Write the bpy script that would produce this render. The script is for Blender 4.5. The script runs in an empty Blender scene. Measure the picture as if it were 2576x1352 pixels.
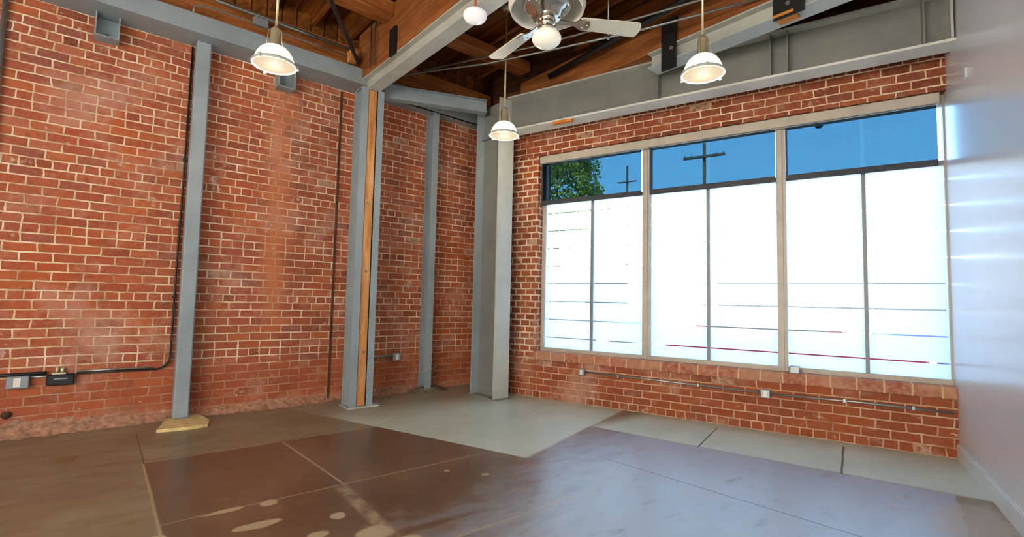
import bpy, math, random
from mathutils import Vector, Matrix
random.seed(7)
S = bpy.context.scene
COL = S.collection

# ---------------------------------------------------------------- camera
F_PX, PITCH, ROLL, AZ_A, AZ_X, EYE = 1230.96, 0.0649, 0.0219, 0.8702, -0.9935, 1.25
cp, sp, cr, sr = math.cos(PITCH), math.sin(PITCH), math.cos(ROLL), math.sin(ROLL)
Rr = Matrix(((cr, -sr, 0), (sr, cr, 0), (0, 0, 1)))
e_ = Rr @ Vector((1, 0, 0)); n_ = Rr @ Vector((0, sp, cp)); u_ = Rr @ Vector((0, -cp, sp))
A_ = math.sin(AZ_A) * e_ + math.cos(AZ_A) * n_
B_ = math.cos(AZ_A) * e_ - math.sin(AZ_A) * n_
M = Matrix((B_, A_, u_))                      # camera (right, down, forward) -> world
cam = bpy.data.cameras.new('camera')
cam.sensor_width = 36.0
cam.lens = 36.0 * F_PX / 2576.0
cam.clip_start = 0.02
cam.clip_end = 400
cam_o = bpy.data.objects.new('camera', cam)
COL.objects.link(cam_o)
r3 = Matrix((M @ Vector((1, 0, 0)), M @ Vector((0, -1, 0)), M @ Vector((0, 0, -1)))).transposed()
cam_o.matrix_world = Matrix.Translation((0, 0, EYE)) @ r3.to_4x4()
S.camera = cam_o

# window-wall frame: s along the wall, n outwards, z up
W0 = Vector((-2.387, 5.118, 0))
hw = AZ_X - AZ_A
XD = Vector((-math.sin(hw), -math.cos(hw), 0))
XN = Vector((-XD.y, XD.x, 0))
def WP(s, n, z=0.0): return W0 + XD * s + XN * n + Vector((0, 0, z))
def ID(x, y, z=0.0): return Vector((x, y, z))
YAW = math.atan2(XD.y, XD.x)

# ---------------------------------------------------------------- world, sun, lamps, exposure
S.view_settings.view_transform = 'Standard'
S.view_settings.look = 'None'
S.view_settings.exposure = 0.14
S.view_settings.gamma = 1.0
S.view_settings.use_curve_mapping = False
wd = bpy.data.worlds.new('sky'); S.world = wd; wd.use_nodes = True
wt = wd.node_tree; wt.nodes.clear()
tc = wt.nodes.new('ShaderNodeTexCoord'); sx = wt.nodes.new('ShaderNodeSeparateXYZ'); wt.links.new(tc.outputs['Generated'], sx.inputs[0])
skr = wt.nodes.new('ShaderNodeValToRGB'); wt.links.new(sx.outputs[2], skr.inputs[0])
skr.color_ramp.elements.new(0.3); skr.color_ramp.elements.new(0.6)
for k_, (p_, c_) in enumerate([(0.0, (0.62, 0.80, 1.0)), (0.22, (0.26, 0.56, 0.98)), (0.5, (0.19, 0.42, 0.86)), (1.0, (0.13, 0.30, 0.70))]):
    skr.color_ramp.elements[k_].position = p_; skr.color_ramp.elements[k_].color = (*c_, 1)
bg = wt.nodes.new('ShaderNodeBackground'); bg.inputs[1].default_value = 9.0
wo = wt.nodes.new('ShaderNodeOutputWorld')
wt.links.new(skr.outputs[0], bg.inputs[0]); wt.links.new(bg.outputs[0], wo.inputs[0])
SUN_DIR = (XN * 0.75 + XD * 0.25).normalized() * math.cos(math.radians(52)) + Vector((0, 0, -math.sin(math.radians(52))))
sun = bpy.data.lights.new('sun', 'SUN'); sun.energy = 38.0; sun.color = (1, 0.95, 0.87); sun.angle = 0.01
sun_o = bpy.data.objects.new('sun', sun); COL.objects.link(sun_o)
sun_o.rotation_euler = (-SUN_DIR).to_track_quat('Z', 'Y').to_euler()

def area(name, loc, target, w, h, power, color):
    l = bpy.data.lights.new(name, 'AREA'); l.shape = 'RECTANGLE'; l.size = w; l.size_y = h
    l.energy = power; l.color = color
    o = bpy.data.objects.new(name, l); COL.objects.link(o); o.location = loc
    o.rotation_euler = (Vector(loc) - Vector(target)).to_track_quat('Z', 'Y').to_euler()
    return o
# added fill light behind the camera, set inside the unseen rear opening
area('fill_rear', (-0.2, -4.36, 1.85), (-1.2, 2.0, 1.6), 5.4, 2.5, 120, (1.0, 0.95, 0.88))

# ---------------------------------------------------------------- node helpers
def lin(r, g, b):
    f = lambda c: (c / 255 / 12.92) if c / 255 <= 0.04045 else ((c / 255 + 0.055) / 1.055) ** 2.4
    return (f(r), f(g), f(b), 1.0)

class NT:
    def __init__(s, name):
        s.m = bpy.data.materials.new(name); s.m.use_nodes = True
        s.t = s.m.node_tree; s.t.nodes.clear(); s.out = s.t.nodes.new('ShaderNodeOutputMaterial')
        s._pos = None
    def n(s, ty, **kw):
        nd = s.t.nodes.new(ty)
        for k, v in kw.items(): setattr(nd, k, v)
        return nd
    def put(s, sock, v):
        if hasattr(v, 'is_output') or isinstance(v, bpy.types.NodeSocket): s.t.links.new(v, sock)
        elif v is not None:
            try: sock.default_value = v
            except Exception: sock.default_value = (v[0], v[1], v[2], 1.0) if len(v) == 3 else v[:3]
    def math(s, op, a, b=None, c=None, clamp=False):
        nd = s.n('ShaderNodeMath', operation=op, use_clamp=clamp)
        s.put(nd.inputs[0], a)
        if b is not None: s.put(nd.inputs[1], b)
        if c is not None: s.put(nd.inputs[2], c)
        return nd.outputs[0]
    def pos(s):
        if s._pos is None: s._pos = s.n('ShaderNodeNewGeometry').outputs['Position']
        return s._pos
    def objpos(s): return s.n('ShaderNodeTexCoord').outputs['Object']
    def dot(s, v, vec):
        nd = s.n('ShaderNodeVectorMath', operation='DOT_PRODUCT'); s.put(nd.inputs[0], v); nd.inputs[1].default_value = vec
        return nd.outputs['Value']
    def comb(s, x, y, z=0.0):
        nd = s.n('ShaderNodeCombineXYZ'); s.put(nd.inputs[0], x); s.put(nd.inputs[1], y); s.put(nd.inputs[2], z); return nd.outputs[0]
    def sep(s, v): nd = s.n('ShaderNodeSeparateXYZ'); s.put(nd.inputs[0], v); return nd.outputs
    def mapping(s, v, scale=(1, 1, 1), loc=(0, 0, 0), rot=(0, 0, 0)):
        nd = s.n('ShaderNodeMapping'); s.put(nd.inputs['Vector'], v); nd.inputs['Scale'].default_value = scale
        nd.inputs['Location'].default_value = loc; nd.inputs['Rotation'].default_value = rot; return nd.outputs[0]
    def noise(s, v, scale, detail=4, rough=0.55, dist=0.0):
        nd = s.n('ShaderNodeTexNoise'); s.put(nd.inputs['Vector'], v); nd.inputs['Scale'].default_value = scale
        nd.inputs['Detail'].default_value = detail; nd.inputs['Roughness'].default_value = rough; nd.inputs['Distortion'].default_value = dist
        return nd.outputs[0]
    def mix(s, f, a, b, mode='MIX'):
        nd = s.n('ShaderNodeMix', data_type='RGBA', blend_type=mode, clamp_factor=True)
        s.put(nd.inputs[0], f); s.put(nd.inputs[6], a); s.put(nd.inputs[7], b); return nd.outputs[2]
    def ramp(s, f, stops, interp='LINEAR'):
        nd = s.n('ShaderNodeValToRGB'); s.put(nd.inputs[0], f); cr_ = nd.color_ramp; cr_.interpolation = interp
        while len(cr_.elements) < len(stops): cr_.elements.new(0.5)
        for el, (p, c) in zip(cr_.elements, stops):
            el.position = p; el.color = c if len(c) == 4 else (*c, 1)
        return nd.outputs[0]
    def step(s, v, a, b):
        nd = s.n('ShaderNodeMapRange', clamp=True); s.put(nd.inputs[0], v)
        nd.inputs[1].default_value = a; nd.inputs[2].default_value = b; nd.inputs[3].default_value = 0; nd.inputs[4].default_value = 1
        return nd.outputs[0]
    def bsdf(s, color, rough=0.6, metal=0.0, spec=0.5, bump=None, bstr=0.4, bdist=0.01, **kw):
        p = s.n('ShaderNodeBsdfPrincipled'); s.put(p.inputs['Base Color'], color); s.put(p.inputs['Roughness'], rough)
        s.put(p.inputs['Metallic'], metal); s.put(p.inputs['Specular IOR Level'], spec)
        for k, v in kw.items(): s.put(p.inputs[k.replace('_', ' ')], v)
        if bump is not None:
            b = s.n('ShaderNodeBump'); b.inputs['Strength'].default_value = bstr; b.inputs['Distance'].default_value = bdist
            s.put(b.inputs['Height'], bump); s.t.links.new(b.outputs[0], p.inputs['Normal'])
        s.t.links.new(p.outputs[0], s.out.inputs[0]); return p

def simple(name, rgb, rough=0.5, metal=0.0, var=0.06, scale=6.0, bstr=0.15, spec=0.5, **kw):
    t = NT(name); P = t.pos(); f = t.noise(P, scale, 5)
    c = lin(*rgb); lo = tuple(max(0, v * (1 - var * 2)) for v in c[:3]); hi = tuple(min(1, v * (1 + var * 2)) for v in c[:3])
    t.bsdf(t.ramp(f, [(0.3, lo), (0.7, hi)]), rough, metal, spec, bump=t.noise(P, scale * 8, 3), bstr=bstr, bdist=0.004, **kw)
    return t.m

# ---------------------------------------------------------------- materials
def brick_mat(name, kind, brick_w=0.215, course=0.083, mortar=0.0075, squash=True, pale=0.0, zoff=0.0, dark=1.0):
    t = NT(name); P = t.pos(); z = t.sep(P)[2]
    if kind == 'A': u = t.sep(P)[1]
    else: u = t.math('ADD', t.dot(P, tuple(XD)), t.dot(P, tuple(XN)))
    # wobble so that courses are not ruler-straight
    w1 = t.math('MULTIPLY', t.math('SUBTRACT', t.noise(P, 1.1, 2), 0.5), 0.022)
    w2 = t.math('MULTIPLY', t.math('SUBTRACT', t.noise(P, 14, 3), 0.5), 0.013)
    v = t.math('ADD', t.math('ADD', z, zoff), t.math('ADD', w1, w2))
    uu = t.math('ADD', u, t.math('MULTIPLY', t.math('SUBTRACT', t.noise(t.mapping(P, (1, 1, 1), (5, 2, 1)), 9, 3), 0.5), 0.03))
    uv = t.comb(uu, v)
    def brick(c1, c2, mo):
        b = t.n('ShaderNodeTexBrick'); t.put(b.inputs['Vector'], uv); b.inputs['Color1'].default_value = c1; b.inputs['Color2'].default_value = c2
        b.inputs['Mortar'].default_value = mo; b.inputs['Scale'].default_value = 1.0; b.inputs['Mortar Size'].default_value = mortar
        b.inputs['Mortar Smooth'].default_value = 0.25; b.inputs['Brick Width'].default_value = brick_w; b.inputs['Row Height'].default_value = course
        b.offset = 0.5; b.offset_frequency = 2
        if squash: b.squash = 0.5; b.squash_frequency = 7
        else: b.squash = 1.0
        return b
    b = brick((0, 0, 0, 1), (1, 1, 1, 1), (0.5, 0.5, 0.5, 1))
    rnd, mask = b.outputs['Color'], b.outputs['Fac']
    bc = t.ramp(rnd, [(0.0, lin(112, 56, 40)), (0.18, lin(158, 84, 54)), (0.4, lin(146, 70, 50)), (0.6, lin(168, 98, 70)), (0.78, lin(170, 90, 46)), (1.0, lin(126, 74, 66))])
    fine = t.noise(P, 38, 5, 0.65)
    bc = t.mix(t.step(fine, 0.35, 0.8), bc, t.mix(0.5, bc, lin(196, 120, 92)))
    bc = t.mix(t.math('MULTIPLY', t.step(t.noise(t.mapping(P, (1, 1, 1), (3, 9, 4)), 17, 4), 0.56, 0.75), 0.55), bc, lin(96, 48, 34))
    # orange rubbed areas, pale lime wash patches, greenish grime
    big = t.noise(P, 0.9, 4, 0.6)
    bc = t.mix(t.math('MULTIPLY', t.step(big, 0.52, 0.68), 0.45), bc, lin(186, 86, 30))
    mc = t.ramp(t.noise(P, 5, 5), [(0.3, lin(160, 116, 88)), (0.5, lin(214, 184, 148)), (0.7, lin(236, 220, 192))])
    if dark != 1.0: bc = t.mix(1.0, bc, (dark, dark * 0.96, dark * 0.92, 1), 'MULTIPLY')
    # low on the wall the mortar was rubbed over and barely shows
    lowm = t.math('MULTIPLY', t.step(t.math('ADD', z, t.math('MULTIPLY', t.noise(P, 2.2, 3), 0.35)), 0.74, 0.62), 0.72 if kind == 'A' else 0.45)
    mc = t.mix(lowm, mc, lin(158, 92, 60))
    bc = t.mix(t.math('MULTIPLY', lowm, 0.6), bc, lin(166, 84, 44))
    if kind == 'A':
        # a smeared vertical streak of old plaster and its orange run-off
        yy = t.sep(P)[1]
        st = t.math('SUBTRACT', 1.0, t.step(t.math('ABSOLUTE', t.math('SUBTRACT', t.math('ADD', yy, t.math('MULTIPLY', t.noise(P, 3, 3), 0.25)), 1.62)), 0.03, 0.2))
        st = t.math('MULTIPLY', st, t.step(z, 0.6, 1.3))
        mc = t.mix(t.math('MULTIPLY', st, 0.9), mc, lin(196, 128, 88))
        bc = t.mix(t.math('MULTIPLY', st, 0.7), bc, lin(192, 118, 80))
    col = t.mix(mask, bc, mc)
    patch = t.math('MULTIPLY', t.step(t.noise(t.mapping(P, (1, 1, 1), (7, 1, 3)), 1.7, 6, 0.7), 0.52, 0.72), 0.5 + pale)
    col = t.mix(patch, col, lin(205, 170, 150))
    spots = t.math('MULTIPLY', t.step(t.noise(t.mapping(P, (1, 1, 1), (2, 4, 8)), 6.5, 6, 0.75), 0.62, 0.72), 0.8)
    col = t.mix(spots, col, lin(212, 196, 178))
    # whole bricks limewashed here and there
    b2 = t.math('MULTIPLY', t.math('GREATER_THAN', rnd, 0.985), t.math('SUBTRACT', 1.0, mask))
    col = t.mix(t.math('MULTIPLY', b2, t.step(t.noise(P, 24, 4), 0.3, 0.7)), col, lin(190, 160, 135))
    col = t.mix(t.math('MULTIPLY', t.step(t.noise(t.mapping(P, (1, 1, 2.2), (9, 5, 1)), 5.0, 8, 0.8), 0.55, 0.68), 0.5), col, lin(196, 140, 118))
    grime = t.math('MULTIPLY', t.step(t.noise(t.mapping(P, (1, 1, 1), (1, 6, 2)), 3.1, 5, 0.7), 0.6, 0.75), 0.4)
    col = t.mix(grime, col, lin(110, 84, 66))
    if kind == 'A':
        col = t.mix(t.math('MULTIPLY', t.step(t.math('ADD', z, t.math('MULTIPLY', t.noise(P, 4, 4), 0.3)), 0.3, 0.16), 0.6), col, lin(188, 140, 112))
    h = t.math('ADD', t.math('MULTIPLY', t.math('SUBTRACT', 1.0, mask), 0.7), t.math('MULTIPLY', fine, 0.45))
    t.bsdf(col, 0.85, 0, 0.25, bump=h, bstr=0.7, bdist=0.012)
    return t.m

M_BRICK_A = brick_mat('brick_left', 'A')
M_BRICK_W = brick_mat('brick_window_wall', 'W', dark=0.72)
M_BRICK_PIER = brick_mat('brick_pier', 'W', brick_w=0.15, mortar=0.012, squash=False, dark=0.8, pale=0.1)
def sill_mat():
    t = NT('rowlock_sill_brick'); P = t.pos(); u = t.dot(P, tuple(XD)); z = t.sep(P)[2]
    b = t.n('ShaderNodeTexBrick'); t.put(b.inputs['Vector'], t.comb(t.math('ADD', u, t.math('MULTIPLY', t.noise(P, 6, 2), 0.02)), t.math('ADD', z, -0.478)))
    b.inputs['Color1'].default_value = (0, 0, 0, 1); b.inputs['Color2'].default_value = (1, 1, 1, 1)
    b.inputs['Scale'].default_value = 1; b.inputs['Mortar Size'].default_value = 0.009; b.inputs['Mortar Smooth'].default_value = 0.3
    b.inputs['Brick Width'].default_value = 0.2; b.inputs['Row Height'].default_value = 0.4; b.offset = 0; b.squash = 1
    bc = t.ramp(b.outputs['Color'], [(0, lin(150, 82, 62)), (0.5, lin(170, 100, 76)), (1, lin(168, 124, 98))])
    bc = t.mix(t.step(t.noise(P, 22, 5, 0.7), 0.4, 0.7), bc, lin(186, 140, 114))
    col = t.mix(b.outputs['Fac'], bc, lin(205, 172, 132))
    col = t.mix(t.math('MULTIPLY', t.step(t.noise(P, 3, 4), 0.5, 0.7), 0.5), col, lin(196, 160, 126))
    t.bsdf(col, 0.85, 0, 0.25, bump=t.math('SUBTRACT', t.noise(P, 30, 4), b.outputs['Fac']), bstr=0.5, bdist=0.01); return t.m
M_SILL = sill_mat()

def floor_mat():
    t = NT('stained_concrete'); P = t.pos(); x, y, z = t.sep(P)
    Pw = t.mapping(P, (1, 1, 0))
    wob = t.math('MULTIPLY', t.math('SUBTRACT', t.noise(Pw, 3.5, 5, 0.6), 0.5), 0.05)
    def hp(a, b_):   # signed distance to line a->b, positive on the left
        dx, dy = b_[0] - a[0], b_[1] - a[1]; L = math.hypot(dx, dy); nx, ny = -dy / L, dx / L
        return t.math('SUBTRACT', t.dot(P, (nx, ny, 0)), nx * a[0] + ny * a[1])
    def neg(v): return t.math('MULTIPLY', v, -1)
    def mn(*a):
        r = a[0]
        for q in a[1:]: r = t.math('MINIMUM', r, q)
        return r
    La = hp((-4.52, 2.13), (-2.95, 2.68)); Lb = hp((-2.95, 2.68), (-3.30, 3.85)); Lc = hp((-3.3, 3.86), (-0.92, 4.44))
    left = t.math('ADD', x, 4.52); low = t.math('SUBTRACT', y, 0.33)
    R1 = mn(left, low, neg(La)); R2 = mn(neg(Lb), low, neg(Lc), t.math('ADD', x, 3.3))
    sd = t.math('MAXIMUM', R1, R2)
    end = hp((-0.62, 4.42), (-0.47, 3.72))         # ragged right end of the stain
    sd = mn(sd, neg(t.math('ADD', end, t.math('MULTIPLY', wob, 2.5))))
    stain = t.step(t.math('ADD', sd, t.math('MULTIPLY', wob, 0.5)), -0.004, 0.008)
    # bare concrete
    n1 = t.noise(Pw, 1.3, 6, 0.62); n2 = t.noise(t.mapping(P, (2.2, 0.8, 0), rot=(0, 0, 0.25)), 4, 6, 0.65)
    bare = t.ramp(n1, [(0.3, lin(112, 98, 72)), (0.5, lin(130, 118, 92)), (0.7, lin(148, 138, 112))])
    bare = t.mix(t.step(n2, 0.5, 0.75), bare, lin(108, 90, 62))
    # paler newer pours: strip under the window and the slab in the corner
    strip = t.step(mn(La, Lb), -0.01, 0.01)
    strip2 = t.step(t.math('ADD', Lc, t.math('MULTIPLY', wob, 1.0)), -0.01, 0.03)
    pale = t.math('MAXIMUM', strip, t.math('MULTIPLY', strip2, t.step(t.math('ADD', x, 3.4), 0, 0.2)))
    near_wall = t.step(t.math('ADD', x, 4.62), 0.0, -0.75)
    bare = t.mix(pale, bare, t.mix(t.step(n1, 0.35, 0.7), lin(176, 186, 172), lin(198, 208, 196)))
    bare = t.mix(t.math('MULTIPLY', near_wall, t.math('MULTIPLY', pale, 0.75)), bare, lin(126, 108, 80))
    br = t.ramp(n1, [(0.28, lin(78, 54, 36)), (0.5, lin(98, 72, 50)), (0.72, lin(118, 94, 72))])
    # the stain fades, with bluish window sheen painted in, towards the window side
    fade_sheen = t.step(t.math('ADD', t.math('ADD', x, t.math('MULTIPLY', y, 0.35)), t.math('MULTIPLY', t.math('SUBTRACT', n2, 0.5), 1.6)), -2.05, -1.3)
    br = t.mix(fade_sheen, br, t.mix(n1, lin(138, 150, 166), lin(158, 168, 180)))
    spk = t.step(t.noise(Pw, 30, 4, 0.7), 0.6, 0.72)
    br = t.mix(t.math('MULTIPLY', spk, t.step(t.noise(Pw, 2.1, 3), 0.45, 0.62)), br, lin(168, 146, 122))
    br = t.mix(t.step(n2, 0.58, 0.78), br, lin(116, 92, 72))
    br = t.mix(t.math('MULTIPLY', t.step(t.noise(t.mapping(P, (1, 1, 0), (4, 2, 0)), 6.5, 8, 0.75), 0.55, 0.7), 0.55), br, lin(150, 124, 98))
    col = t.mix(stain, bare, br)
    # spilled pale patches
    def ell(cx, cy, rx, ry, rot=0.0, soft=0.25):
        v = t.mapping(t.mapping(P, (1, 1, 0), (-cx, -cy, 0)), (1 / rx, 1 / ry, 0), rot=(0, 0, 0))
        if rot: v = t.mapping(t.mapping(t.mapping(P, (1, 1, 0), (-cx, -cy, 0)), rot=(0, 0, rot)), (1 / rx, 1 / ry, 0))
        ln = t.n('ShaderNodeVectorMath', operation='LENGTH'); t.put(ln.inputs[0], v)
        d = t.math('ADD', ln.outputs['Value'], t.math('MULTIPLY', t.math('SUBTRACT', t.noise(Pw, 11, 4), 0.5), 0.9))
        return t.step(d, 1.0, 1.0 - soft)
    pt = None
    for a in [(-2.97, 0.73, 0.05, 0.15, 0.05), (-3.24, 0.86, 0.05, 0.06), (-2.82, 1.12, 0.055, 0.045), (-2.50, 1.2, 0.09, 0.11), (-2.66, 0.95, 0.05, 0.06),
              (-3.27, 0.63, 0.03, 0.11), (-3.1, 0.30, 0.06, 0.05), (-2.05, 1.62, 0.05, 0.1), (-2.3, 1.32, 0.09, 0.06), (-3.08, 2.02, 0.025, 0.025), (-2.85, 2.2, 0.03, 0.04)]:
        e = ell(*a); pt = e if pt is None else t.math('MAXIMUM', pt, e)
    col = t.mix(t.math('MULTIPLY', pt, 0.85), col, lin(186, 172, 140))
    col = t.mix(t.math('MULTIPLY', ell(-4.95, -0.1, 0.12, 0.07), 0.7), col, lin(112, 82, 34))
    # rusty bare stretch at the foot of the white wall
    col = t.mix(t.math('MULTIPLY', ell(-0.47, 3.95, 0.22, 0.55, 0.0, 0.4), 0.9), col, lin(165, 150, 132))
    # joints
    def line(a, b_, w, ends=True):
        d = t.math('ABSOLUTE', t.math('ADD', hp(a, b_), t.math('MULTIPLY', wob, 0.25)))
        dx, dy = b_[0] - a[0], b_[1] - a[1]; L = math.hypot(dx, dy); ux, uy = dx / L, dy / L
        s_ = t.math('SUBTRACT', t.dot(P, (ux, uy, 0)), ux * a[0] + uy * a[1])
        return t.math('MULTIPLY', t.step(d, w, w * 0.5), t.math('MULTIPLY', t.math('GREATER_THAN', s_, 0), t.math('LESS_THAN', s_, L)))
    pj = None
    for a in [((-3.28, 0.33), (-3.25, 2.5), 0.009), ((-2.2, 0.33), (-2.2, 3.1), 0.009), ((-4.5, 1.28), (-3.28, 1.33), 0.012), ((-4.52, 0.325), (-1.0, 0.31), 0.009),
              ((-4.53, 0.33), (-4.53, 2.2), 0.008), ((-4.53, 2.12), (-4.9, 2.9), 0.012), ((-2.95, 2.70), (-3.31, 3.85), 0.014)]:
        e = line(*a); pj = e if pj is None else t.math('MAXIMUM', pj, e)
    crack = t.math('MULTIPLY', line((-3.3, 1.3), (-2.0, 1.24), 0.055), t.step(t.noise(Pw, 9, 5, 0.7), 0.36, 0.6))
    pj = t.math('MAXIMUM', pj, crack)
    col = t.mix(t.math('MULTIPLY', pj, 0.7), col, lin(176, 158, 128))
    dj = None
    for a in [((-5.5, 0.335), (-4.5, 0.328), 0.006), ((-2.61, 3.18), (-0.8, 3.27), 0.008), ((-2.51, 4.9), (-2.28, 4.10), 0.009), ((-1.49, 5.2), (-1.26, 4.345), 0.011), ((-1.9, 3.9), (-1.5, 3.2), 0.0)]:
        if a[2] == 0: continue
        e = line(*a); dj = e if dj is None else t.math('MAXIMUM', dj, e)
    col = t.mix(t.math('MULTIPLY', dj, 0.85), col, lin(52, 56, 58))
    rough = t.math('ADD', 0.30, t.math('MULTIPLY', n2, 0.22))
    t.bsdf(col, rough, 0, 0.55, bump=t.math('SUBTRACT', t.math('MULTIPLY', n2, 0.4), dj), bstr=0.25, bdist=0.006,
           Coat_Weight=t.math('ADD', 0.15, t.math('MULTIPLY', stain, 0.5)), Coat_Roughness=0.28)
    return t.m
M_FLOOR = floor_mat()

def wood_mat(name, base, hi, lo, axis, rough=0.6, scale=1.0, boards=None):
    """grain along axis (0 x, 1 y, 2 z); boards = (across-vector, width) draws board gaps"""
    t = NT(name); P = t.pos(); sc = [9 * scale] * 3; sc[axis] = 0.9 * scale
    g = t.noise(t.mapping(P, tuple(sc)), 1.6, 8, 0.7, 0.6); g2 = t.noise(P, 1.4, 4)
    col = t.ramp(g, [(0.32, lin(*lo)), (0.5, lin(*base)), (0.68, lin(*hi))])
    col = t.mix(t.math('MULTIPLY', t.step(g2, 0.48, 0.7), 0.55), col, lin(*lo))
    bump = g
    if boards:
        u = t.math('DIVIDE', t.dot(P, boards[0]), boards[1]); fr = t.math('FRACT', u); idx = t.math('FLOOR', u)
        wn = t.n('ShaderNodeTexWhiteNoise', noise_dimensions='1D'); t.put(wn.inputs['W'], idx)
        gap = t.math('MAXIMUM', t.step(fr, 0.06, 0.02), t.step(fr, 0.95, 0.985))
        v = t.math('ADD', 0.55, t.math('MULTIPLY', wn.outputs['Value'], 0.9))
        col = t.mix(1.0, col, t.comb(v, v, v), 'MULTIPLY')
        col = t.mix(gap, col, lin(22, 12, 6)); bump = t.math('SUBTRACT', g, gap)
    t.bsdf(col, rough, 0, 0.35, bump=bump, bstr=0.35, bdist=0.01); return t.m
M_DECK = wood_mat('roof_deck_boards', (132, 76, 28), (172, 104, 42), (70, 38, 14), 0, boards=((0, 1, 0), 0.16))
M_FASCIA = wood_mat('dark_board_lining', (74, 42, 18), (104, 62, 26), (42, 24, 12), 0, boards=((0, 0, 1), 0.16))
M_JOIST = wood_mat('joist_timber', (124, 70, 24), (166, 100, 40), (66, 34, 12), 0)
M_TIMBER = wood_mat('old_timber_beam', (150, 90, 46), (182, 120, 68), (112, 62, 26), 0)
M_TIMBER_Y = wood_mat('timber_purlin', (160, 94, 44), (190, 126, 76), (104, 56, 22), 1)
M_POST = wood_mat('weathered_post', (206, 146, 84), (226, 178, 122), (150, 82, 32), 2, scale=0.9)
M_BLOCK = wood_mat('pale_wood_block', (200, 140, 84), (222, 170, 116), (150, 92, 46), 2)
M_WEDGE = wood_mat('orange_wood_scrap', (206, 128, 50), (226, 156, 80), (170, 92, 24), 0)

def steel_mat(name, rgb, rough=0.45):
    t = NT(name); P = t.pos(); f = t.noise(P, 3.0, 6, 0.65); c = lin(*rgb)
    a = tuple(v * 0.86 for v in c[:3]); b = tuple(min(1, v * 1.12) for v in c[:3])
    col = t.ramp(f, [(0.3, a), (0.7, b)])
    col = t.mix(t.math('MULTIPLY', t.step(t.noise(P, 11, 5, 0.75), 0.63, 0.72), 0.35), col, lin(120, 110, 100))
    t.bsdf(col, rough, 0.0, 0.5, bump=t.noise(P, 45, 3), bstr=0.1, bdist=0.003); return t.m
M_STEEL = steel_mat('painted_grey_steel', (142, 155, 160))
M_STEEL_D = steel_mat('dull_and_shaded_grey_steel', (120, 122, 118), 0.55)  # dull steel; also the shade painted into column and girder webs
M_STEEL_L = steel_mat('light_and_lit_grey_steel', (178, 182, 174), 0.45)  # light steel; also the light painted into column and girder flanges
M_FLANGE_LIT = steel_mat('flange_with_floor_bounce', (206, 208, 200), 0.45)  # pale tone carries the floor bounce on the girder's underside
M_FRAME = simple('beige_window_frame', (176, 168, 154), 0.4)
M_FRAME_D = simple('grey_window_bar', (128, 130, 128), 0.4)
M_HEM = simple('dark_shade_hem', (44, 48, 56), 0.6)
M_GALV = simple('galvanised_conduit', (150, 152, 146), 0.35, 0.7)
M_BOX = simple('galvanised_box', (148, 154, 156), 0.4, 0.4)
M_PLATE = simple('white_outlet_face', (225, 222, 212), 0.4, spec=0.4)
M_BLACK = simple('black_iron', (24, 25, 27), 0.5)
M_RUST = simple('rusty_brown_iron', (86, 60, 44), 0.75, 0.2, var=0.2)
M_CHROME = simple('polished_nickel', (205, 200, 188), 0.16, 1.0, var=0.03, bstr=0.02)
M_NICKEL = simple('brushed_brass_nickel', (206, 196, 160), 0.35, 0.55, var=0.05, bstr=0.05)
M_WHITE = simple('white_enamel', (226, 226, 216), 0.3, var=0.02, bstr=0.03)
M_BLADE = simple('cream_fan_blade', (205, 203, 184), 0.45, var=0.03, bstr=0.03)
M_DRYWALL = simple('white_gloss_paint', (196, 199, 204), 0.24, var=0.015, scale=1.5, bstr=0.05, spec=0.6)
M_BASE = simple('white_baseboard_paint', (202, 210, 214), 0.3, var=0.02)
M_REARWALL = simple('white_matt_paint', (214, 210, 202), 0.8, var=0.02)
M_PAD = simple('yellow_grout', (214, 188, 130), 0.9, var=0.12, scale=14, bstr=0.6)
M_MOUND = simple('dark_mortar_rubble', (112, 98, 80), 0.95, var=0.3, scale=22, bstr=1.0)
M_RUBBLE = simple('pink_mortar_rubble', (172, 128, 102), 0.95, var=0.22, scale=26, bstr=1.0)
M_COPPER = simple('copper_tube', (184, 112, 70), 0.35, 0.8)

def glow(name, rgb, strength, base=(240, 236, 222), rough=0.3, spec=0.5):
    t = NT(name); P = t.objpos()
    t.bsdf(lin(*base), rough, 0, spec, bump=t.noise(P, 60, 2), bstr=0.05, Emission_Color=lin(*rgb), Emission_Strength=strength); return t.m
M_SHADE = glow('lit_opal_shade', (255, 248, 240), 0.75)
M_LENS = glow('lit_prismatic_lens', (255, 228, 190), 0.72, base=(28, 26, 22), rough=0.6, spec=0.05)
M_GLOBE = glow('opal_globe', (236, 240, 220), 0.22)
M_DOME = glow('white_dome_diffuser', (226, 230, 250), 0.35)

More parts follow.
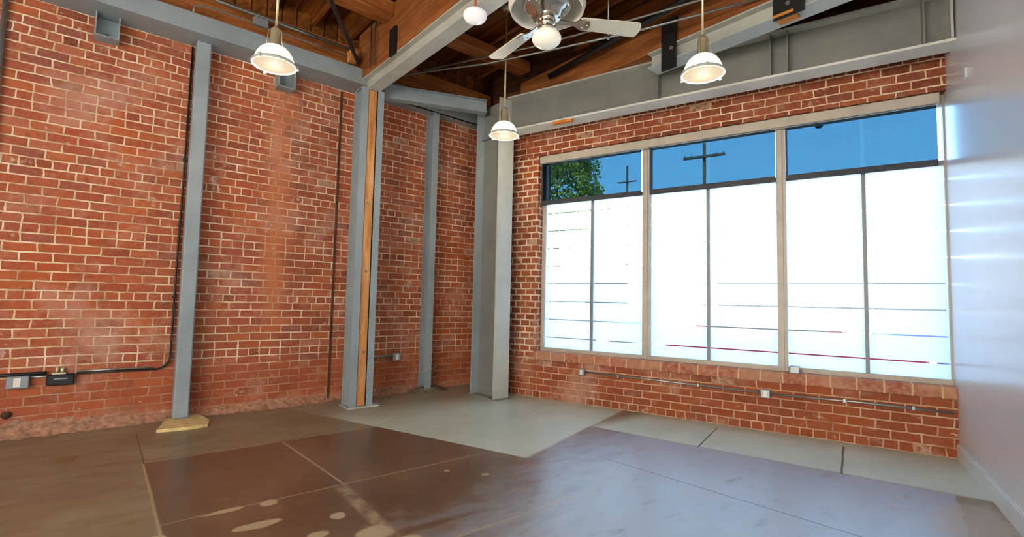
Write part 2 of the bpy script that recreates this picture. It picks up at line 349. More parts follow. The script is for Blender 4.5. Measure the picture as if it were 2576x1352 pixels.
def glass_mat():
    t = NT('clear_window_glass'); tr = t.n('ShaderNodeBsdfTransparent'); tr.inputs[0].default_value = (0.94, 0.97, 0.97, 1)
    gl = t.n('ShaderNodeBsdfGlossy'); gl.inputs['Roughness'].default_value = 0.03
    fr = t.n('ShaderNodeFresnel'); fr.inputs[0].default_value = 1.45
    mx = t.n('ShaderNodeMixShader'); t.put(mx.inputs[0], t.math('MULTIPLY', fr.outputs[0], 0.6)); t.t.links.new(tr.outputs[0], mx.inputs[1]); t.t.links.new(gl.outputs[0], mx.inputs[2])
    t.t.links.new(mx.outputs[0], t.out.inputs[0]); return t.m
M_GLASS = glass_mat()
def shade_mat():
    t = NT('dark_solar_screen_mesh'); P = t.pos()
    weave = t.math('ADD', 1.0, t.math('MULTIPLY', t.math('SUBTRACT', t.noise(t.mapping(P, (30, 30, 2)), 2, 3), 0.5), 0.12))
    tr = t.n('ShaderNodeBsdfTransparent'); t.put(tr.inputs[0], t.mix(1.0, (0.226, 0.300, 0.314, 1), t.comb(weave, weave, weave), 'MULTIPLY'))
    df = t.n('ShaderNodeBsdfDiffuse'); df.inputs[0].default_value = lin(52, 56, 66)
    mx = t.n('ShaderNodeMixShader'); mx.inputs[0].default_value = 0.12
    t.t.links.new(tr.outputs[0], mx.inputs[1]); t.t.links.new(df.outputs[0], mx.inputs[2]); t.t.links.new(mx.outputs[0], t.out.inputs[0]); return t.m
M_SCREEN = shade_mat()
def film_mat():
    t = NT('frosted_film'); P = t.pos()
    tl = t.n('ShaderNodeBsdfTranslucent'); tl.inputs[0].default_value = (0.97, 0.87, 0.75, 1)
    df = t.n('ShaderNodeBsdfDiffuse'); df.inputs[0].default_value = (0.8, 0.8, 0.8, 1)
    gl = t.n('ShaderNodeBsdfGlossy'); gl.inputs['Roughness'].default_value = 0.15
    m1 = t.n('ShaderNodeMixShader'); m1.inputs[0].default_value = 0.12; t.t.links.new(tl.outputs[0], m1.inputs[1]); t.t.links.new(df.outputs[0], m1.inputs[2])
    m2 = t.n('ShaderNodeMixShader'); m2.inputs[0].default_value = 0.03; t.t.links.new(m1.outputs[0], m2.inputs[1]); t.t.links.new(gl.outputs[0], m2.inputs[2])
    t.t.links.new(m2.outputs[0], t.out.inputs[0]); return t.m
M_FILM = film_mat()

# ---------------------------------------------------------------- geometry helpers
class G:
    def __init__(s, fr=ID, origin=None):
        s.v = []; s.f = []; s.mi = []; s.fr = fr; s.sm = []
    def add(s, vs, fs, mi=0, smooth=False):
        o = len(s.v); s.v += [Vector(v) for v in vs]
        for f in fs: s.f.append(tuple(i + o for i in f)); s.mi.append(mi); s.sm.append(smooth)
        return s
    def box(s, x0, x1, y0, y1, z0, z1, mi=0, fr=None, b=0.0):
        fr = fr or s.fr
        x0, x1 = sorted((x0, x1)); y0, y1 = sorted((y0, y1)); z0, z1 = sorted((z0, z1))
        if b <= 0 or min(x1 - x0, y1 - y0, z1 - z0) <= 2.2 * b:
            vs = [fr(x, y, z) for z in (z0, z1) for x, y in ((x0, y0), (x1, y0), (x1, y1), (x0, y1))]
            fs = [(3, 2, 1, 0), (4, 5, 6, 7), (0, 1, 5, 4), (1, 2, 6, 5), (2, 3, 7, 6), (3, 0, 4, 7)]
            return s.add(vs, fs, mi)
        # chamfered box: 24 vertices
        vs = []; idx = {}
        for i, X in enumerate((x0, x1)):
            for j, Y in enumerate((y0, y1)):
                for k, Z in enumerate((z0, z1)):
                    sx, sy, sz = (1, -1)[i], (1, -1)[j], (1, -1)[k]
                    idx[(i, j, k, 0)] = len(vs); vs.append(fr(X, Y + sy * b, Z + sz * b))
                    idx[(i, j, k, 1)] = len(vs); vs.append(fr(X + sx * b, Y, Z + sz * b))
                    idx[(i, j, k, 2)] = len(vs); vs.append(fr(X + sx * b, Y + sy * b, Z))
        I = lambda i, j, k, a: idx[(i, j, k, a)]
        fs = []
        for i in (0, 1):
            q = [I(i, 0, 0, 0), I(i, 1, 0, 0), I(i, 1, 1, 0), I(i, 0, 1, 0)]; fs.append(tuple(q if i else q[::-1]))
            q = [I(0, i, 0, 1), I(1, i, 0, 1), I(1, i, 1, 1), I(0, i, 1, 1)]; fs.append(tuple(q[::-1] if i else q))
            q = [I(0, 0, i, 2), I(1, 0, i, 2), I(1, 1, i, 2), I(0, 1, i, 2)]; fs.append(tuple(q if i else q[::-1]))
        for p in (0, 1):
            for q in (0, 1):
                f = [I(p, q, 0, 0), I(p, q, 1, 0), I(p, q, 1, 1), I(p, q, 0, 1)]; fs.append(tuple(f if (p ^ q) == 0 else f[::-1]))
                f = [I(p, 0, q, 0), I(p, 0, q, 2), I(p, 1, q, 2), I(p, 1, q, 0)]; fs.append(tuple(f if (p ^ q) == 0 else f[::-1]))
                f = [I(0, p, q, 1), I(1, p, q, 1), I(1, p, q, 2), I(0, p, q, 2)]; fs.append(tuple(f if (p ^ q) == 0 else f[::-1]))
                for r in (0, 1):
                    f = [I(p, q, r, 0), I(p, q, r, 1), I(p, q, r, 2)]; fs.append(tuple(f if (p + q + r) % 2 else f[::-1]))
        return s.add(vs, fs, mi)
    def tube(s, pts, r, seg=10, mi=0, caps=True):
        pts = [Vector(p) for p in pts]; rings = []; vs = []
        up = Vector((0, 0, 1)) if abs((pts[1] - pts[0]).normalized().z) < 0.9 else Vector((1, 0, 0))
        for i, p in enumerate(pts):
            d = (pts[min(i + 1, len(pts) - 1)] - pts[max(i - 1, 0)]).normalized()
            a = d.cross(up).normalized(); bb = a.cross(d).normalized(); up = bb
            rr = r[i] if isinstance(r, (list, tuple)) else r
            rings.append(len(vs)); vs += [p + (a * math.cos(2 * math.pi * k / seg) + bb * math.sin(2 * math.pi * k / seg)) * rr for k in range(seg)]
        fs = []
        for i in range(len(pts) - 1):
            a0, b0 = rings[i], rings[i + 1]
            fs += [(a0 + k, b0 + k, b0 + (k + 1) % seg, a0 + (k + 1) % seg) for k in range(seg)]
        s.add(vs, fs, mi, True)
        if caps: s.add([vs[k] for k in range(seg)], [tuple(range(seg))], mi); s.add([vs[rings[-1] + k] for k in range(seg)], [tuple(reversed(range(seg)))], mi)
        return s
    def lathe(s, prof, c=(0, 0, 0), seg=40, mi=0, smooth=True):
        c = Vector(c); vs = []; fs = []
        for r, z in prof: vs += [c + Vector((r * math.cos(2 * math.pi * k / seg), r * math.sin(2 * math.pi * k / seg), z)) for k in range(seg)]
        for i in range(len(prof) - 1):
            fs += [(i * seg + k, i * seg + (k + 1) % seg, (i + 1) * seg + (k + 1) % seg, (i + 1) * seg + k) for k in range(seg)]
        return s.add(vs, fs, mi, smooth)
    def prism(s, poly, h0, h1, fr=None, mi=0):
        """poly in the frame's first two axes, extruded along the third"""
        fr = fr or s.fr; n = len(poly)
        vs = [fr(x, y, h0) for x, y in poly] + [fr(x, y, h1) for x, y in poly]
        fs = [tuple(reversed(range(n))), tuple(range(n, 2 * n))] + [(i, (i + 1) % n, n + (i + 1) % n, n + i) for i in range(n)]
        return s.add(vs, fs, mi)
    def build(s, name, mats, parent=None, origin=None, recalc=True):
        me = bpy.data.meshes.new(name)
        if parent is not None: org = WLOC[parent.name]
        else: org = Vector(origin) if origin is not None else Vector((0, 0, 0))
        me.from_pydata([tuple(v - org) for v in s.v], [], s.f)
        for m in (mats if isinstance(mats, (list, tuple)) else [mats]): me.materials.append(m)
        for p, mi, sm in zip(me.polygons, s.mi, s.sm): p.material_index = mi; p.use_smooth = sm
        me.update()
        if recalc:
            import bmesh
            b = bmesh.new(); b.from_mesh(me); bmesh.ops.remove_doubles(b, verts=b.verts, dist=1e-6); bmesh.ops.recalc_face_normals(b, faces=b.faces); b.to_mesh(me); b.free()
        o = bpy.data.objects.new(name, me); COL.objects.link(o)
        if parent is not None: o.parent = parent; WLOC[o.name] = org
        else: o.location = org; WLOC[o.name] = org
        return o
WLOC = {}
def thing(name, label, cat, loc, group=None):
    o = bpy.data.objects.new(name, None); o.empty_display_size = 0.1; COL.objects.link(o); o.location = loc; WLOC[o.name] = Vector(loc)
    o['label'] = label; o['category'] = cat
    if group: o['group'] = group
    return o
def tag(o, label, cat, group=None):
    o['label'] = label; o['category'] = cat
    if group: o['group'] = group
    return o
def struct(o): o['kind'] = 'structure'; return o
def W(s, n, z=0.0): return WP(s, n, z)

# ---------------------------------------------------------------- room shell
XW = -5.95                       # face of the left brick wall
CORN_Y = 5.118 + (XW + 2.387) * XD.y / XD.x
S_R = 1.695                      # white wall plane in window-wall coordinates
ZT = 4.62                        # underside of the roof deck
def wall_y(x): return 5.118 + (x + 2.387) * XD.y / XD.x

g = G(); g.prism([(XW - 0.3, -4.6), (4.2, -4.6), (4.2, wall_y(4.2) + 0.45), (XW - 0.3, wall_y(XW - 0.3) + 0.45)], -0.12, 0.0)
struct(g.build('floor', M_FLOOR))
CORN_2 = CORN_Y + 0.32 / XD.x    # the window wall steps back behind the corner column
g = G(); g.prism([(XW - 0.3, -4.6), (XW, -4.6), (XW, CORN_2), (XW - 0.3, CORN_2 + 0.3)], 0, ZT)
struct(g.build('wall_left', M_BRICK_A))
# window wall: piers, apron, lintel, all one mesh with a real opening
S0 = (Vector((XW, CORN_Y, 0)) - W0).dot(XD)
WL, WZ0, WZ1, TH = -2.44, 0.49, 3.19, 0.34
g = G(W)
SJ = -3.2
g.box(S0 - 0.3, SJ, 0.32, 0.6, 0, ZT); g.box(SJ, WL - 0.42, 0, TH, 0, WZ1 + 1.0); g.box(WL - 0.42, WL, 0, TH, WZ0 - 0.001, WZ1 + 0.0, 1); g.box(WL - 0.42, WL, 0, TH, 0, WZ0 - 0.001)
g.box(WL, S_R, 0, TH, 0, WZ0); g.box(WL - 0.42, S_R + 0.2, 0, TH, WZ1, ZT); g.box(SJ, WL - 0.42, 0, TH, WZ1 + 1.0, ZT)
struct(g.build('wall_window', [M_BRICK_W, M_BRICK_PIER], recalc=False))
g = G(W); g.box(WL - 0.02, S_R, -0.025, 0.12, WZ0, 0.595, b=0.006); g.box(WL - 0.02, S_R, 0.12, TH + 0.03, WZ0, 0.57)
struct(g.build('trim_sill', M_SILL))
# white wall, perpendicular to the window wall
g = G(W); g.box(S_R, S_R + 0.15, -8.8, TH, 0, ZT); struct(g.build('wall_right', M_DRYWALL))
g = G(W); g.box(S_R - 0.016, S_R, -8.8, -0.005, 0, 0.115); g.box(S_R - 0.011, S_R, -8.8, -0.005, 0.115, 0.13); struct(g.build('baseboard_right', M_BASE))
# rear wall (behind the camera) with a broad opening added to let light in
g = G(); g.box(XW, 4.0, -4.6, -4.4, 0, 0.5); g.box(XW, 4.0, -4.6, -4.4, 3.2, ZT); g.box(XW, -3.0, -4.6, -4.4, 0.5, 3.2); g.box(2.6, 4.0, -4.6, -4.4, 0.5, 3.2)
struct(g.build('wall_rear', M_REARWALL))
g = G(); g.box(-3.0, 2.6, -4.52, -4.5, 0.5, 3.2); struct(g.build('added_rear_window', M_FILM))  # unseen window added to go with the rear fill light
# roof deck
g = G(); g.box(XW - 0.3, 4.2, -4.6, 6.9, ZT, ZT + 0.1); struct(g.build('ceiling', M_DECK))

g = G(W); g.box(SJ, S_R, -0.03, -0.001, 3.9, ZT); g.box(S0 - 0.05, SJ, 0.29, 0.319, 3.9, ZT); struct(g.build('trim_upper', M_FASCIA))
g = G(); g.box(XW, XW + 0.03, -4.4, CORN_2 - 0.03, 4.30, ZT); struct(g.build('trim_rim', M_DECK))
# mortar rubble along the foot of the left wall
def rough_strip(name, x_in, y0, y1, depth, height, mat, seed, fr=ID, ramp0=0.0):
    rnd = random.Random(seed); g = G(fr); ny, nx = 60, 8; vs = []; fs = []
    for j in range(ny + 1):
        y = y0 + (y1 - y0) * j / ny; e = math.sin(math.pi * j / ny) ** 0.4 * (1 - ramp0 * j / ny)
        d = depth * (0.6 + 0.5 * rnd.random()) * e + 0.004
        for i in range(nx + 1):
            f = i / nx; vs.append(fr(x_in + d * f, y, max(0.001, height * e * (1 - f) ** 1.4 * (0.7 + 0.5 * rnd.random()))))
    for j in range(ny):
        for i in range(nx): a = j * (nx + 1) + i; fs.append((a, a + 1, a + nx + 2, a + nx + 1))
    g.add(vs, fs, 0, True); return g.build(name, mat)
struct(rough_strip('trim_1', XW, -1.3, 0.95, 0.20, 0.17, M_RUBBLE, 3, ramp0=0.6))
struct(rough_strip('trim_2', XW, 0.85, 2.3, 0.13, 0.09, M_RUBBLE, 5))
struct(rough_strip('trim_3', XW, 2.45, 3.3, 0.16, 0.09, M_RUBBLE, 9))

# ---------------------------------------------------------------- window
wz0, wz1 = 0.575, 3.185
win = bpy.data.objects.new('window_1', None); COL.objects.link(win); win.location = WP(0, 0.15, 0); WLOC['window_1'] = WP(0, 0.15, 0); win['kind'] = 'structure'
g = G(W)
g.box(WL, S_R, 0.12, 0.2, 0.57, 0.64, b=0.004); g.box(WL, S_R, 0.12, 0.2, 3.1, WZ1); g.box(WL, WL + 0.05, 0.12, 0.2, 0.64, 3.1, b=0.004); g.box(S_R - 0.012, S_R, 0.12, 0.2, 0.64, 3.1)
g.build('window_frame', M_FRAME, win)
bays = [(WL + 0.05, -1.05), (-0.97, 0.36), (0.435, S_R - 0.012)]
for a, b_ in ((-1.055, -0.965), (0.355, 0.44)):
    g = G(W); g.box(a, b_, 0.119, 0.21, 0.60, 3.18, b=0.006); g.box(a, b_, 0.10, 0.12, 0.60, 3.08); g.box(a + 0.03, b_ - 0.03, 0.085, 0.101, 0.6, 3.08); g.build('mullion', M_FRAME, win)
for a, b_ in bays:
    g = G(W); g.box(a, b_, 0.13, 0.18, 2.55, 2.59); g.build('transom', M_FRAME_D, win)
for c in (-1.715, -0.322, 1.092):
    g = G(W); g.box(c - 0.015, c + 0.015, 0.125, 0.185, 0.64, 2.55); g.build('glazing_bar', M_FRAME_D, win)
mids = [-1.715, -0.322, 1.092]
film_z = [0.64]; zz = 0.775
while zz < 2.52: film_z.append(zz); zz += 0.2352
for (a, b_), c in zip(bays, mids):
    for x0, x1 in ((a, c - 0.015), (c + 0.015, b_)):
        g = G(W); g.box(x0, x1, 0.152, 0.158, 0.64, 2.55); g.box(x0, x1, 0.152, 0.158, 2.59, 3.1); g.build('pane', M_GLASS, win)
        g = G(W)                                       # frosted film in bands with clear slits between
        edges = film_z + [2.55]
        for i in range(len(edges) - 1):
            lo = edges[i] + (0.0065 if i else 0); hi = edges[i + 1] - (0.0065 if i < len(edges) - 2 else 0)
            g.add([W(x0, 0.1505, lo), W(x1, 0.1505, lo), W(x1, 0.1505, hi), W(x0, 0.1505, hi)], [(0, 1, 2, 3)])
        g.build('frosted_film', M_FILM, win)

# roller sun screens
SCR = [(WL + 0.015, -1.062, 'left'), (-0.96, 0.352, 'middle'), (0.445, 1.635, 'right')]
for a, b_, w_ in SCR:
    tx = {'left': 'dark mesh roller screen in left window bay with tree showing through',
          'middle': 'dark mesh roller screen in middle window bay with power pole showing through',
          'right': 'dark mesh roller screen in right window bay beside white wall'}[w_]
    t = thing('roller_screen', tx, 'window shade', WP((a + b_) / 2, 0.06, 2.53), 'dark roller screens in the window bays')
    g = G(W); g.box(a, b_, 0.062, 0.0632, 2.58, 3.084); g.build('screen_fabric', M_SCREEN, t)
    g = G(W); g.box(a, b_, 0.052, 0.074, 2.53, 2.588, b=0.004); g.build('hem_bar', M_HEM, t)
    g = G(W); g.box(a, a + 0.018, 0.055, 0.07, 2.588, 3.08); g.build('gap_shadow', M_HEM, t)  # dark strip put in for the shadow gap beside the mullion
g = G(W); g.box(WL + 0.005, S_R - 0.04, 0.015, 0.1185, 3.086, 3.186, b=0.008)
tag(g.build('shade_cassette', M_FRAME, origin=WP(-0.3, 0.06, 3.085)), 'long beige housing of the sun screens along the window top', 'shade housing')

# ---------------------------------------------------------------- steel frame
def isec(b, h, tf=0.014, tw=0.010):   # lateral, vertical
    return [(-b / 2, 0), (b / 2, 0), (b / 2, tf), (tw / 2, tf), (tw / 2, h - tf), (b / 2, h - tf), (b / 2, h), (-b / 2, h), (-b / 2, h - tf), (-tw / 2, h - tf), (-tw / 2, tf), (-b / 2, tf)]
def csec(w, h, tf=0.012, side=1):     # channel: web at x=0, flanges towards +x*side; depth h vertical
    p = [(0, 0), (w, 0), (w, tf), (tf, tf), (tf, h - tf), (w, h - tf), (w, h), (0, h)]
    return [(x * side, y) for x, y in p]
def along(p0, p1):
    p0 = Vector(p0); d = (Vector(p1) - p0).normalized(); lat = Vector((-d.y, d.x, 0)).normalized(); up = d.cross(lat) * -1
    if up.z < 0: up = -up
    return lambda x, y, z: p0 + lat * x + up * y + d * z
def beam(g, p0, p1, sec, mi=0):
    g.prism(sec, 0, (Vector(p1) - Vector(p0)).length, along(p0, p1), mi)

def RX(y): return -0.765 + 0.302 * (5.608 - y) - 0.01    # x of the white wall at y
# beam against the left wall (channel: face to the room)
XB = -5.60
t = thing('wall_beam', 'long blue-grey steel beam along the top of the left brick wall', 'steel beam', (XB - 0.1, 0.5, 3.82))
g = G(); g.box(XB - 0.012, XB, -4.4, 2.55, 3.82, 3.995); g.box(XW, XB - 0.012, -4.4, 2.55, 3.82, 3.832); g.box(XW, XB, -4.4, 2.55, 3.995, 4.007)
g.build('beam_channel', M_STEEL, t)
# beyond the timber post the wall beam goes on, set back to the brick
g = G(); g.box(-5.78, -5.768, 2.56, CORN_Y + 0.2, 3.82, 4.05); g.box(XW, -5.768, 2.56, CORN_Y + 0.2, 3.82, 3.832)
tag(g.build('wall_beam', M_STEEL, origin=(-5.8, 3.3, 3.82)), 'set-back grey steel beam on the brick between timber post and corner column', 'steel beam')
# column A
t = thing('tube_column', 'blue-grey square steel column at left on a yellow grout pad', 'steel column', (-5.82, 0.69, 0))
g = G(); g.box(-5.90, -5.76, 0.622, 0.752, 0.03, 3.82, b=0.012); g.build('column_shaft', M_STEEL, t)
g = G(); n = 14; poly = []
rnd = random.Random(4)
for i, (x, y) in enumerate([(-5.85, 0.56), (-5.60, 0.52), (-5.43, 0.47), (-5.40, 0.60), (-5.385, 0.75), (-5.41, 0.86), (-5.58, 0.90), (-5.75, 0.88), (-5.90, 0.85), (-5.93, 0.7)]): poly.append((x, y))
g.prism(poly, 0.0, 0.028); tag(g.build('grout_pad', M_PAD, origin=(-5.6, 0.7, 0)), 'yellowish grout pad on the floor under the left steel column', 'grout pad')
# column B: two channels clamping a timber post
t = thing('channel_column', 'pair of grey steel channels clamping a timber post, centre of left wall', 'steel column', (-5.48, 2.36, 0))
for y_, w_ in ((2.254, 0.084), (2.452, 0.076)):
    g = G(); g.prism(isec(w_, 0.215, 0.011, 0.008), 0.012, 3.70, lambda x, y, z: Vector((-5.615 + y, y_ + x, z))); g.build('steel_section', M_STEEL, t)
g = G(); g.box(-5.64, -5.36, 2.19, 2.56, 0.0, 0.012); g.build('base_plate', M_STEEL_L, t)
g = G(); g.box(-5.61, -5.40, 2.22, 2.49, 3.70, 3.712); g.build('cap_plate', M_STEEL, t)
g = G()
for z, y in ((2.35, 2.35), (1.55, 2.35), (0.62, 2.36)):
    g = G(); g.tube([(-5.414, y, z), (-5.396, y, z)], 0.014, 6); g.build('bolt', M_GALV, t)
g = G(); g.box(-5.60, -5.412, 2.30, 2.406, 0.012, 3.70, b=0.006)
tag(g.build('timber_post', M_POST, origin=(-5.5, 2.36, 0.012)), 'orange weathered timber post held between the two steel channels', 'timber post')
# column C: I-section on the wall
t = thing('wall_column', 'grey steel I-section column on brick between timber post and corner', 'steel column', (-5.88, 3.44, 0))
fr = lambda x, y, z: Vector((-5.99 + y, 3.48 + x, z))
g = G(); g.prism(isec(0.095, 0.18, 0.011, 0.008), 0.05, 3.82, lambda x, y, z: Vector((-5.948 + y, 3.437 + x, z))); g.build('column_shaft', M_STEEL, t)
g = G(); g.box(XW, -5.75, 3.36, 3.52, 0.03, 0.05); g.build('base_plate', M_STEEL_D, t)
# rubble mound at its foot
g = G(); rnd = random.Random(11); ny, na = 10, 26; vs = [Vector((-5.86, 3.47, 0.075))]; fs = []
for i in range(1, ny + 1):
    f = i / ny
    for k in range(na):
        a = 2 * math.pi * k / na; rr = f * (0.85 + 0.3 * math.sin(3 * a + 1) * 0.3 + 0.12 * rnd.random())
        vs.append(Vector((max(XW + 0.004, -5.86 + 0.17 * rr * math.cos(a)), 3.50 + 0.36 * rr * math.sin(a), max(0.0, 0.07 * (1 - f ** 1.6) * (0.8 + 0.4 * rnd.random())))))
for k in range(na): fs.append((0, 1 + k, 1 + (k + 1) % na))
for i in range(ny - 1):
    for k in range(na): a = 1 + i * na + k; b_ = 1 + i * na + (k + 1) % na; fs.append((a, a + na, b_ + na, b_))
g.add(vs, fs, 0, True); tag(g.build('rubble_mound', M_MOUND, origin=(-5.86, 3.5, 0)), 'low dark mortar mound at the foot of the wall column', 'rubble')
# column D: deep I-section in the corner
t = thing('corner_column', 'deep light grey steel I-section column standing in the room corner', 'steel column', (-5.1, 3.95, 0))
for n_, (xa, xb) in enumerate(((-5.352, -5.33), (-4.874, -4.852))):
    g = G(); g.box(xa, xb, 3.834, 4.074, 0.012, 3.88); g.build('flange', M_STEEL if n_ == 0 else M_STEEL_L, t)  # front flange lighter: the light falling on it is in its colour
g = G(); g.box(-5.33, -4.874, 3.947, 3.961, 0.012, 3.88); g.build('web', M_STEEL_D, t)  # web shade painted in with the darker steel
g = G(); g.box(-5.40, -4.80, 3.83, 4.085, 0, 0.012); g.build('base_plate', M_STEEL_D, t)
g = G()
g.box(-5.33, -4.875, 3.90, 3.945, 3.42, 3.43)
g.build('stiffener', M_STEEL_D, t)
# big beam over the window
BZ0, BZ1, BN = 3.43, 3.885, -0.34
t = thing('window_beam', 'deep grey steel girder spanning above the window wall', 'steel beam', WP(-0.5, BN, BZ0))
s0b = (Vector((-4.84, 3.954, 0)) - W0).dot(XD) + 0.02
g = G(W); g.box(s0b, S_R, BN - 0.11, BN + 0.11, BZ0, BZ0 + 0.022); g.build('bottom_flange', M_FLANGE_LIT, t)
g = G(W); g.box(s0b, S_R, BN - 0.006, BN + 0.006, BZ0 + 0.022, BZ1 - 0.02); g.build('web', M_STEEL_D, t)  # shading of the web put into its darker colour
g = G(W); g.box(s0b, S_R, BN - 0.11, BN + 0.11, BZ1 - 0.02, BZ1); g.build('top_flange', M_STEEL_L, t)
for s_ in (-0.716, 0.362, 0.505, 1.50):
    g = G(W); g.box(s_ - 0.006, s_ + 0.006, BN - 0.105, BN - 0.006, BZ0 + 0.022, BZ1 - 0.02); g.build('stiffener', M_STEEL_D, t)
g = G(W); g.box(S_R - 0.03, S_R - 0.012, BN - 0.12, BN + 0.12, BZ0 + 0.022, BZ1 - 0.02); g.build('end_plate', M_STEEL_L, t)
# cross beams
t = thing('cross_beam', 'grey steel beam running from the timber post column towards the camera', 'steel beam', (-4.5, 2.37, 3.715))
g = G(); beam(g, (-5.6, 2.37, 3.715), (RX(2.45), 2.37, 3.715), isec(0.155, 0.17, 0.016, 0.04)); g.build('beam_profile', M_STEEL_L, t)
t = thing('cross_beam', 'grey steel beam meeting the window girder behind the right pendant lamp', 'steel beam', (-2.6, 4.62, 3.885))
def wy(x, n): return (W0 + XN * n).y + (x - (W0 + XN * n).x) * XD.y / XD.x
g = G(); beam(g, (-2.92, 4.36, 3.70), (RX(4.47), 4.36, 3.70), isec(0.2, 0.17, 0.016, 0.05)); g.build('beam_profile', M_STEEL_L, t)
t = thing('diagonal_beam', 'grey steel beam from the timber post column to the corner column', 'steel beam', (-5.3, 3.2, 3.75))
g = G(); beam(g, (-5.56, 2.56, 3.70), (-5.15, 3.825, 3.735), isec(0.12, 0.17, 0.014, 0.05)); g.build('beam_profile', M_STEEL, t)
# wall brackets under the left beam
for y0, lab in ((-0.165, 'open grey steel bracket hanging under the wall beam at far left'), (1.41, 'grey steel bracket under the wall beam behind the left pendant lamp')):
    t = thing('beam_bracket', lab, 'steel bracket', (-5.88, y0 + 0.09, 3.63), 'steel brackets under the wall beam')
    g = G(); g.box(XW, XW + 0.012, y0, y0 + 0.18, 3.60, 3.82); g.box(XW + 0.012, -5.80, y0, y0 + 0.011, 3.60, 3.82); g.box(XW + 0.012, -5.80, y0 + 0.169, y0 + 0.18, 3.60, 3.82); g.box(XW + 0.012, -5.80, y0 + 0.011, y0 + 0.169, 3.60, 3.611)
    g.build('bracket_box', M_STEEL, t)
    g = G(); g.tube([(XW + 0.012, y0 + 0.09, 3.68), (XW + 0.03, y0 + 0.09, 3.68)], 0.013, 6); g.build('bolt', M_STEEL_D, t)

# ---------------------------------------------------------------- roof timber
for i in range(17):
    y = -1.9 + i * 0.46
    if y > 5.0: continue
    x0 = XW if y < CORN_Y else (y - 5.118) / (XD.y / XD.x) - 2.387 + 0.1
    g = G(); g.box(x0, RX(y + 0.03), y - 0.024, y + 0.024, 4.48, ZT, b=0.003)
    tag(g.build('roof_joist', M_JOIST, origin=(-1, y, 4.42)), 'brown timber joist under the dark roof boards', 'roof joist', 'timber joists under the roof boards')
def tb(name, lab, mat, fn):
    g = G(); fn(g); b0 = g.v; c = sum(b0, Vector()) / len(b0); c.z = min(v.z for v in b0)
    return tag(g.build(name, mat, origin=c), lab, 'timber beam')
tb('timber_beam', 'deep orange-brown timber beam lying on the cross beam at the timber post', M_TIMBER, lambda g: g.box(-5.75, RX(2.5), 2.29, 2.47, 3.885, 4.48, b=0.008))
tb('timber_beam', 'orange timber beam above the window girder behind the right pendant', M_TIMBER, lambda g: g.box(-5.30, RX(4.5), 4.30, 4.46, 3.885, 4.25, b=0.008))
tb('wall_plate', 'orange timber wall plate on top of the left wall beam', M_TIMBER_Y, lambda g: g.box(XW, -5.72, -4.4, CORN_2 - 0.03, 4.06, 4.30, b=0.006))
tb('timber_purlin', 'brown timber purlin crossing under the joists left of the cross beam', M_TIMBER_Y, lambda g: g.box(-5.02, -4.80, -1.5, 2.29, 4.31, 4.48, b=0.008))
tb('timber_purlin', 'brown timber purlin between the cross beam and the window girder', M_TIMBER_Y, lambda g: g.box(-5.02, -4.80, 2.47, 4.30, 4.35, 4.48, b=0.008))
# small wood scraps and brackets
g = G(); g.box(-5.62, -5.52, 2.10, 2.19, 4.034, 4.16, b=0.006); tag(g.build('wood_block', M_BLOCK, origin=(-5.57, 2.15, 4.034)), 'pale wood block on the wall beam at the foot of the brace rod', 'wood block')
g = G(W); g.prism([(-2.0, -0.452), (-1.88, -0.47), (-1.74, -0.452), (-1.74, -0.40), (-2.0, -0.40)], BZ0 - 0.03, BZ0 - 0.001)
tag(g.build('wood_wedge', M_WEDGE, origin=WP(-1.87, -0.43, BZ0 - 0.03)), 'orange wood scrap stuck under the window girder left of centre', 'wood scrap')
t = thing('beam_clamp', 'black iron bracket with bolt on the right cross beam near the ceiling', 'bracket', (-1.55, 4.26, 3.70))
g = G(); g.box(-1.66, -1.42, 4.235, 4.255, 3.66, 3.92); g.box(-1.66, -1.42, 4.255, 4.29, 3.888, 3.92); g.build('bracket_plate', M_BLACK, t)
g = G(); g.tube([(-1.54, 4.215, 3.76), (-1.54, 4.236, 3.76)], 0.02, 6); g.build('bolt', M_GALV, t)
g = G(); g.box(-1.66, -1.50, 4.22, 4.38, 3.676, 3.698, b=0.004); tag(g.build('wood_wedge', M_WEDGE, origin=(-1.56, 4.3, 3.672)), 'orange wood shim under the right cross beam below the black bracket', 'wood scrap')
t = thing('beam_clamp', 'black iron hanger plate on the timber behind the right pendant', 'bracket', (-2.66, 4.30, 3.7))
g = G(); g.box(-2.74, -2.58, 4.235, 4.255, 3.60, 4.12); g.box(-2.74, -2.58, 4.255, 4.30, 4.10, 4.12); g.build('bracket_plate', M_BLACK, t)
g = G(); g.tube([(-2.62, 4.215, 3.80), (-2.62, 4.236, 3.80)], 0.02, 6); g.build('bolt', M_GALV, t)
t = thing('post_anchor', 'black iron anchor bracket beside the timber post head', 'bracket', (-4.75, 2.27, 3.9))
g = G(); g.box(-4.84, -4.70, 2.262, 2.287, 3.86, 4.16); g.build('bracket_plate', M_BLACK, t)
for x in (-5.30, -5.18):
    g = G(); g.tube([(x, 2.25, 3.90), (x, 2.25, 4.42)], 0.009, 8); g.build('threaded_rod', M_RUST, t)
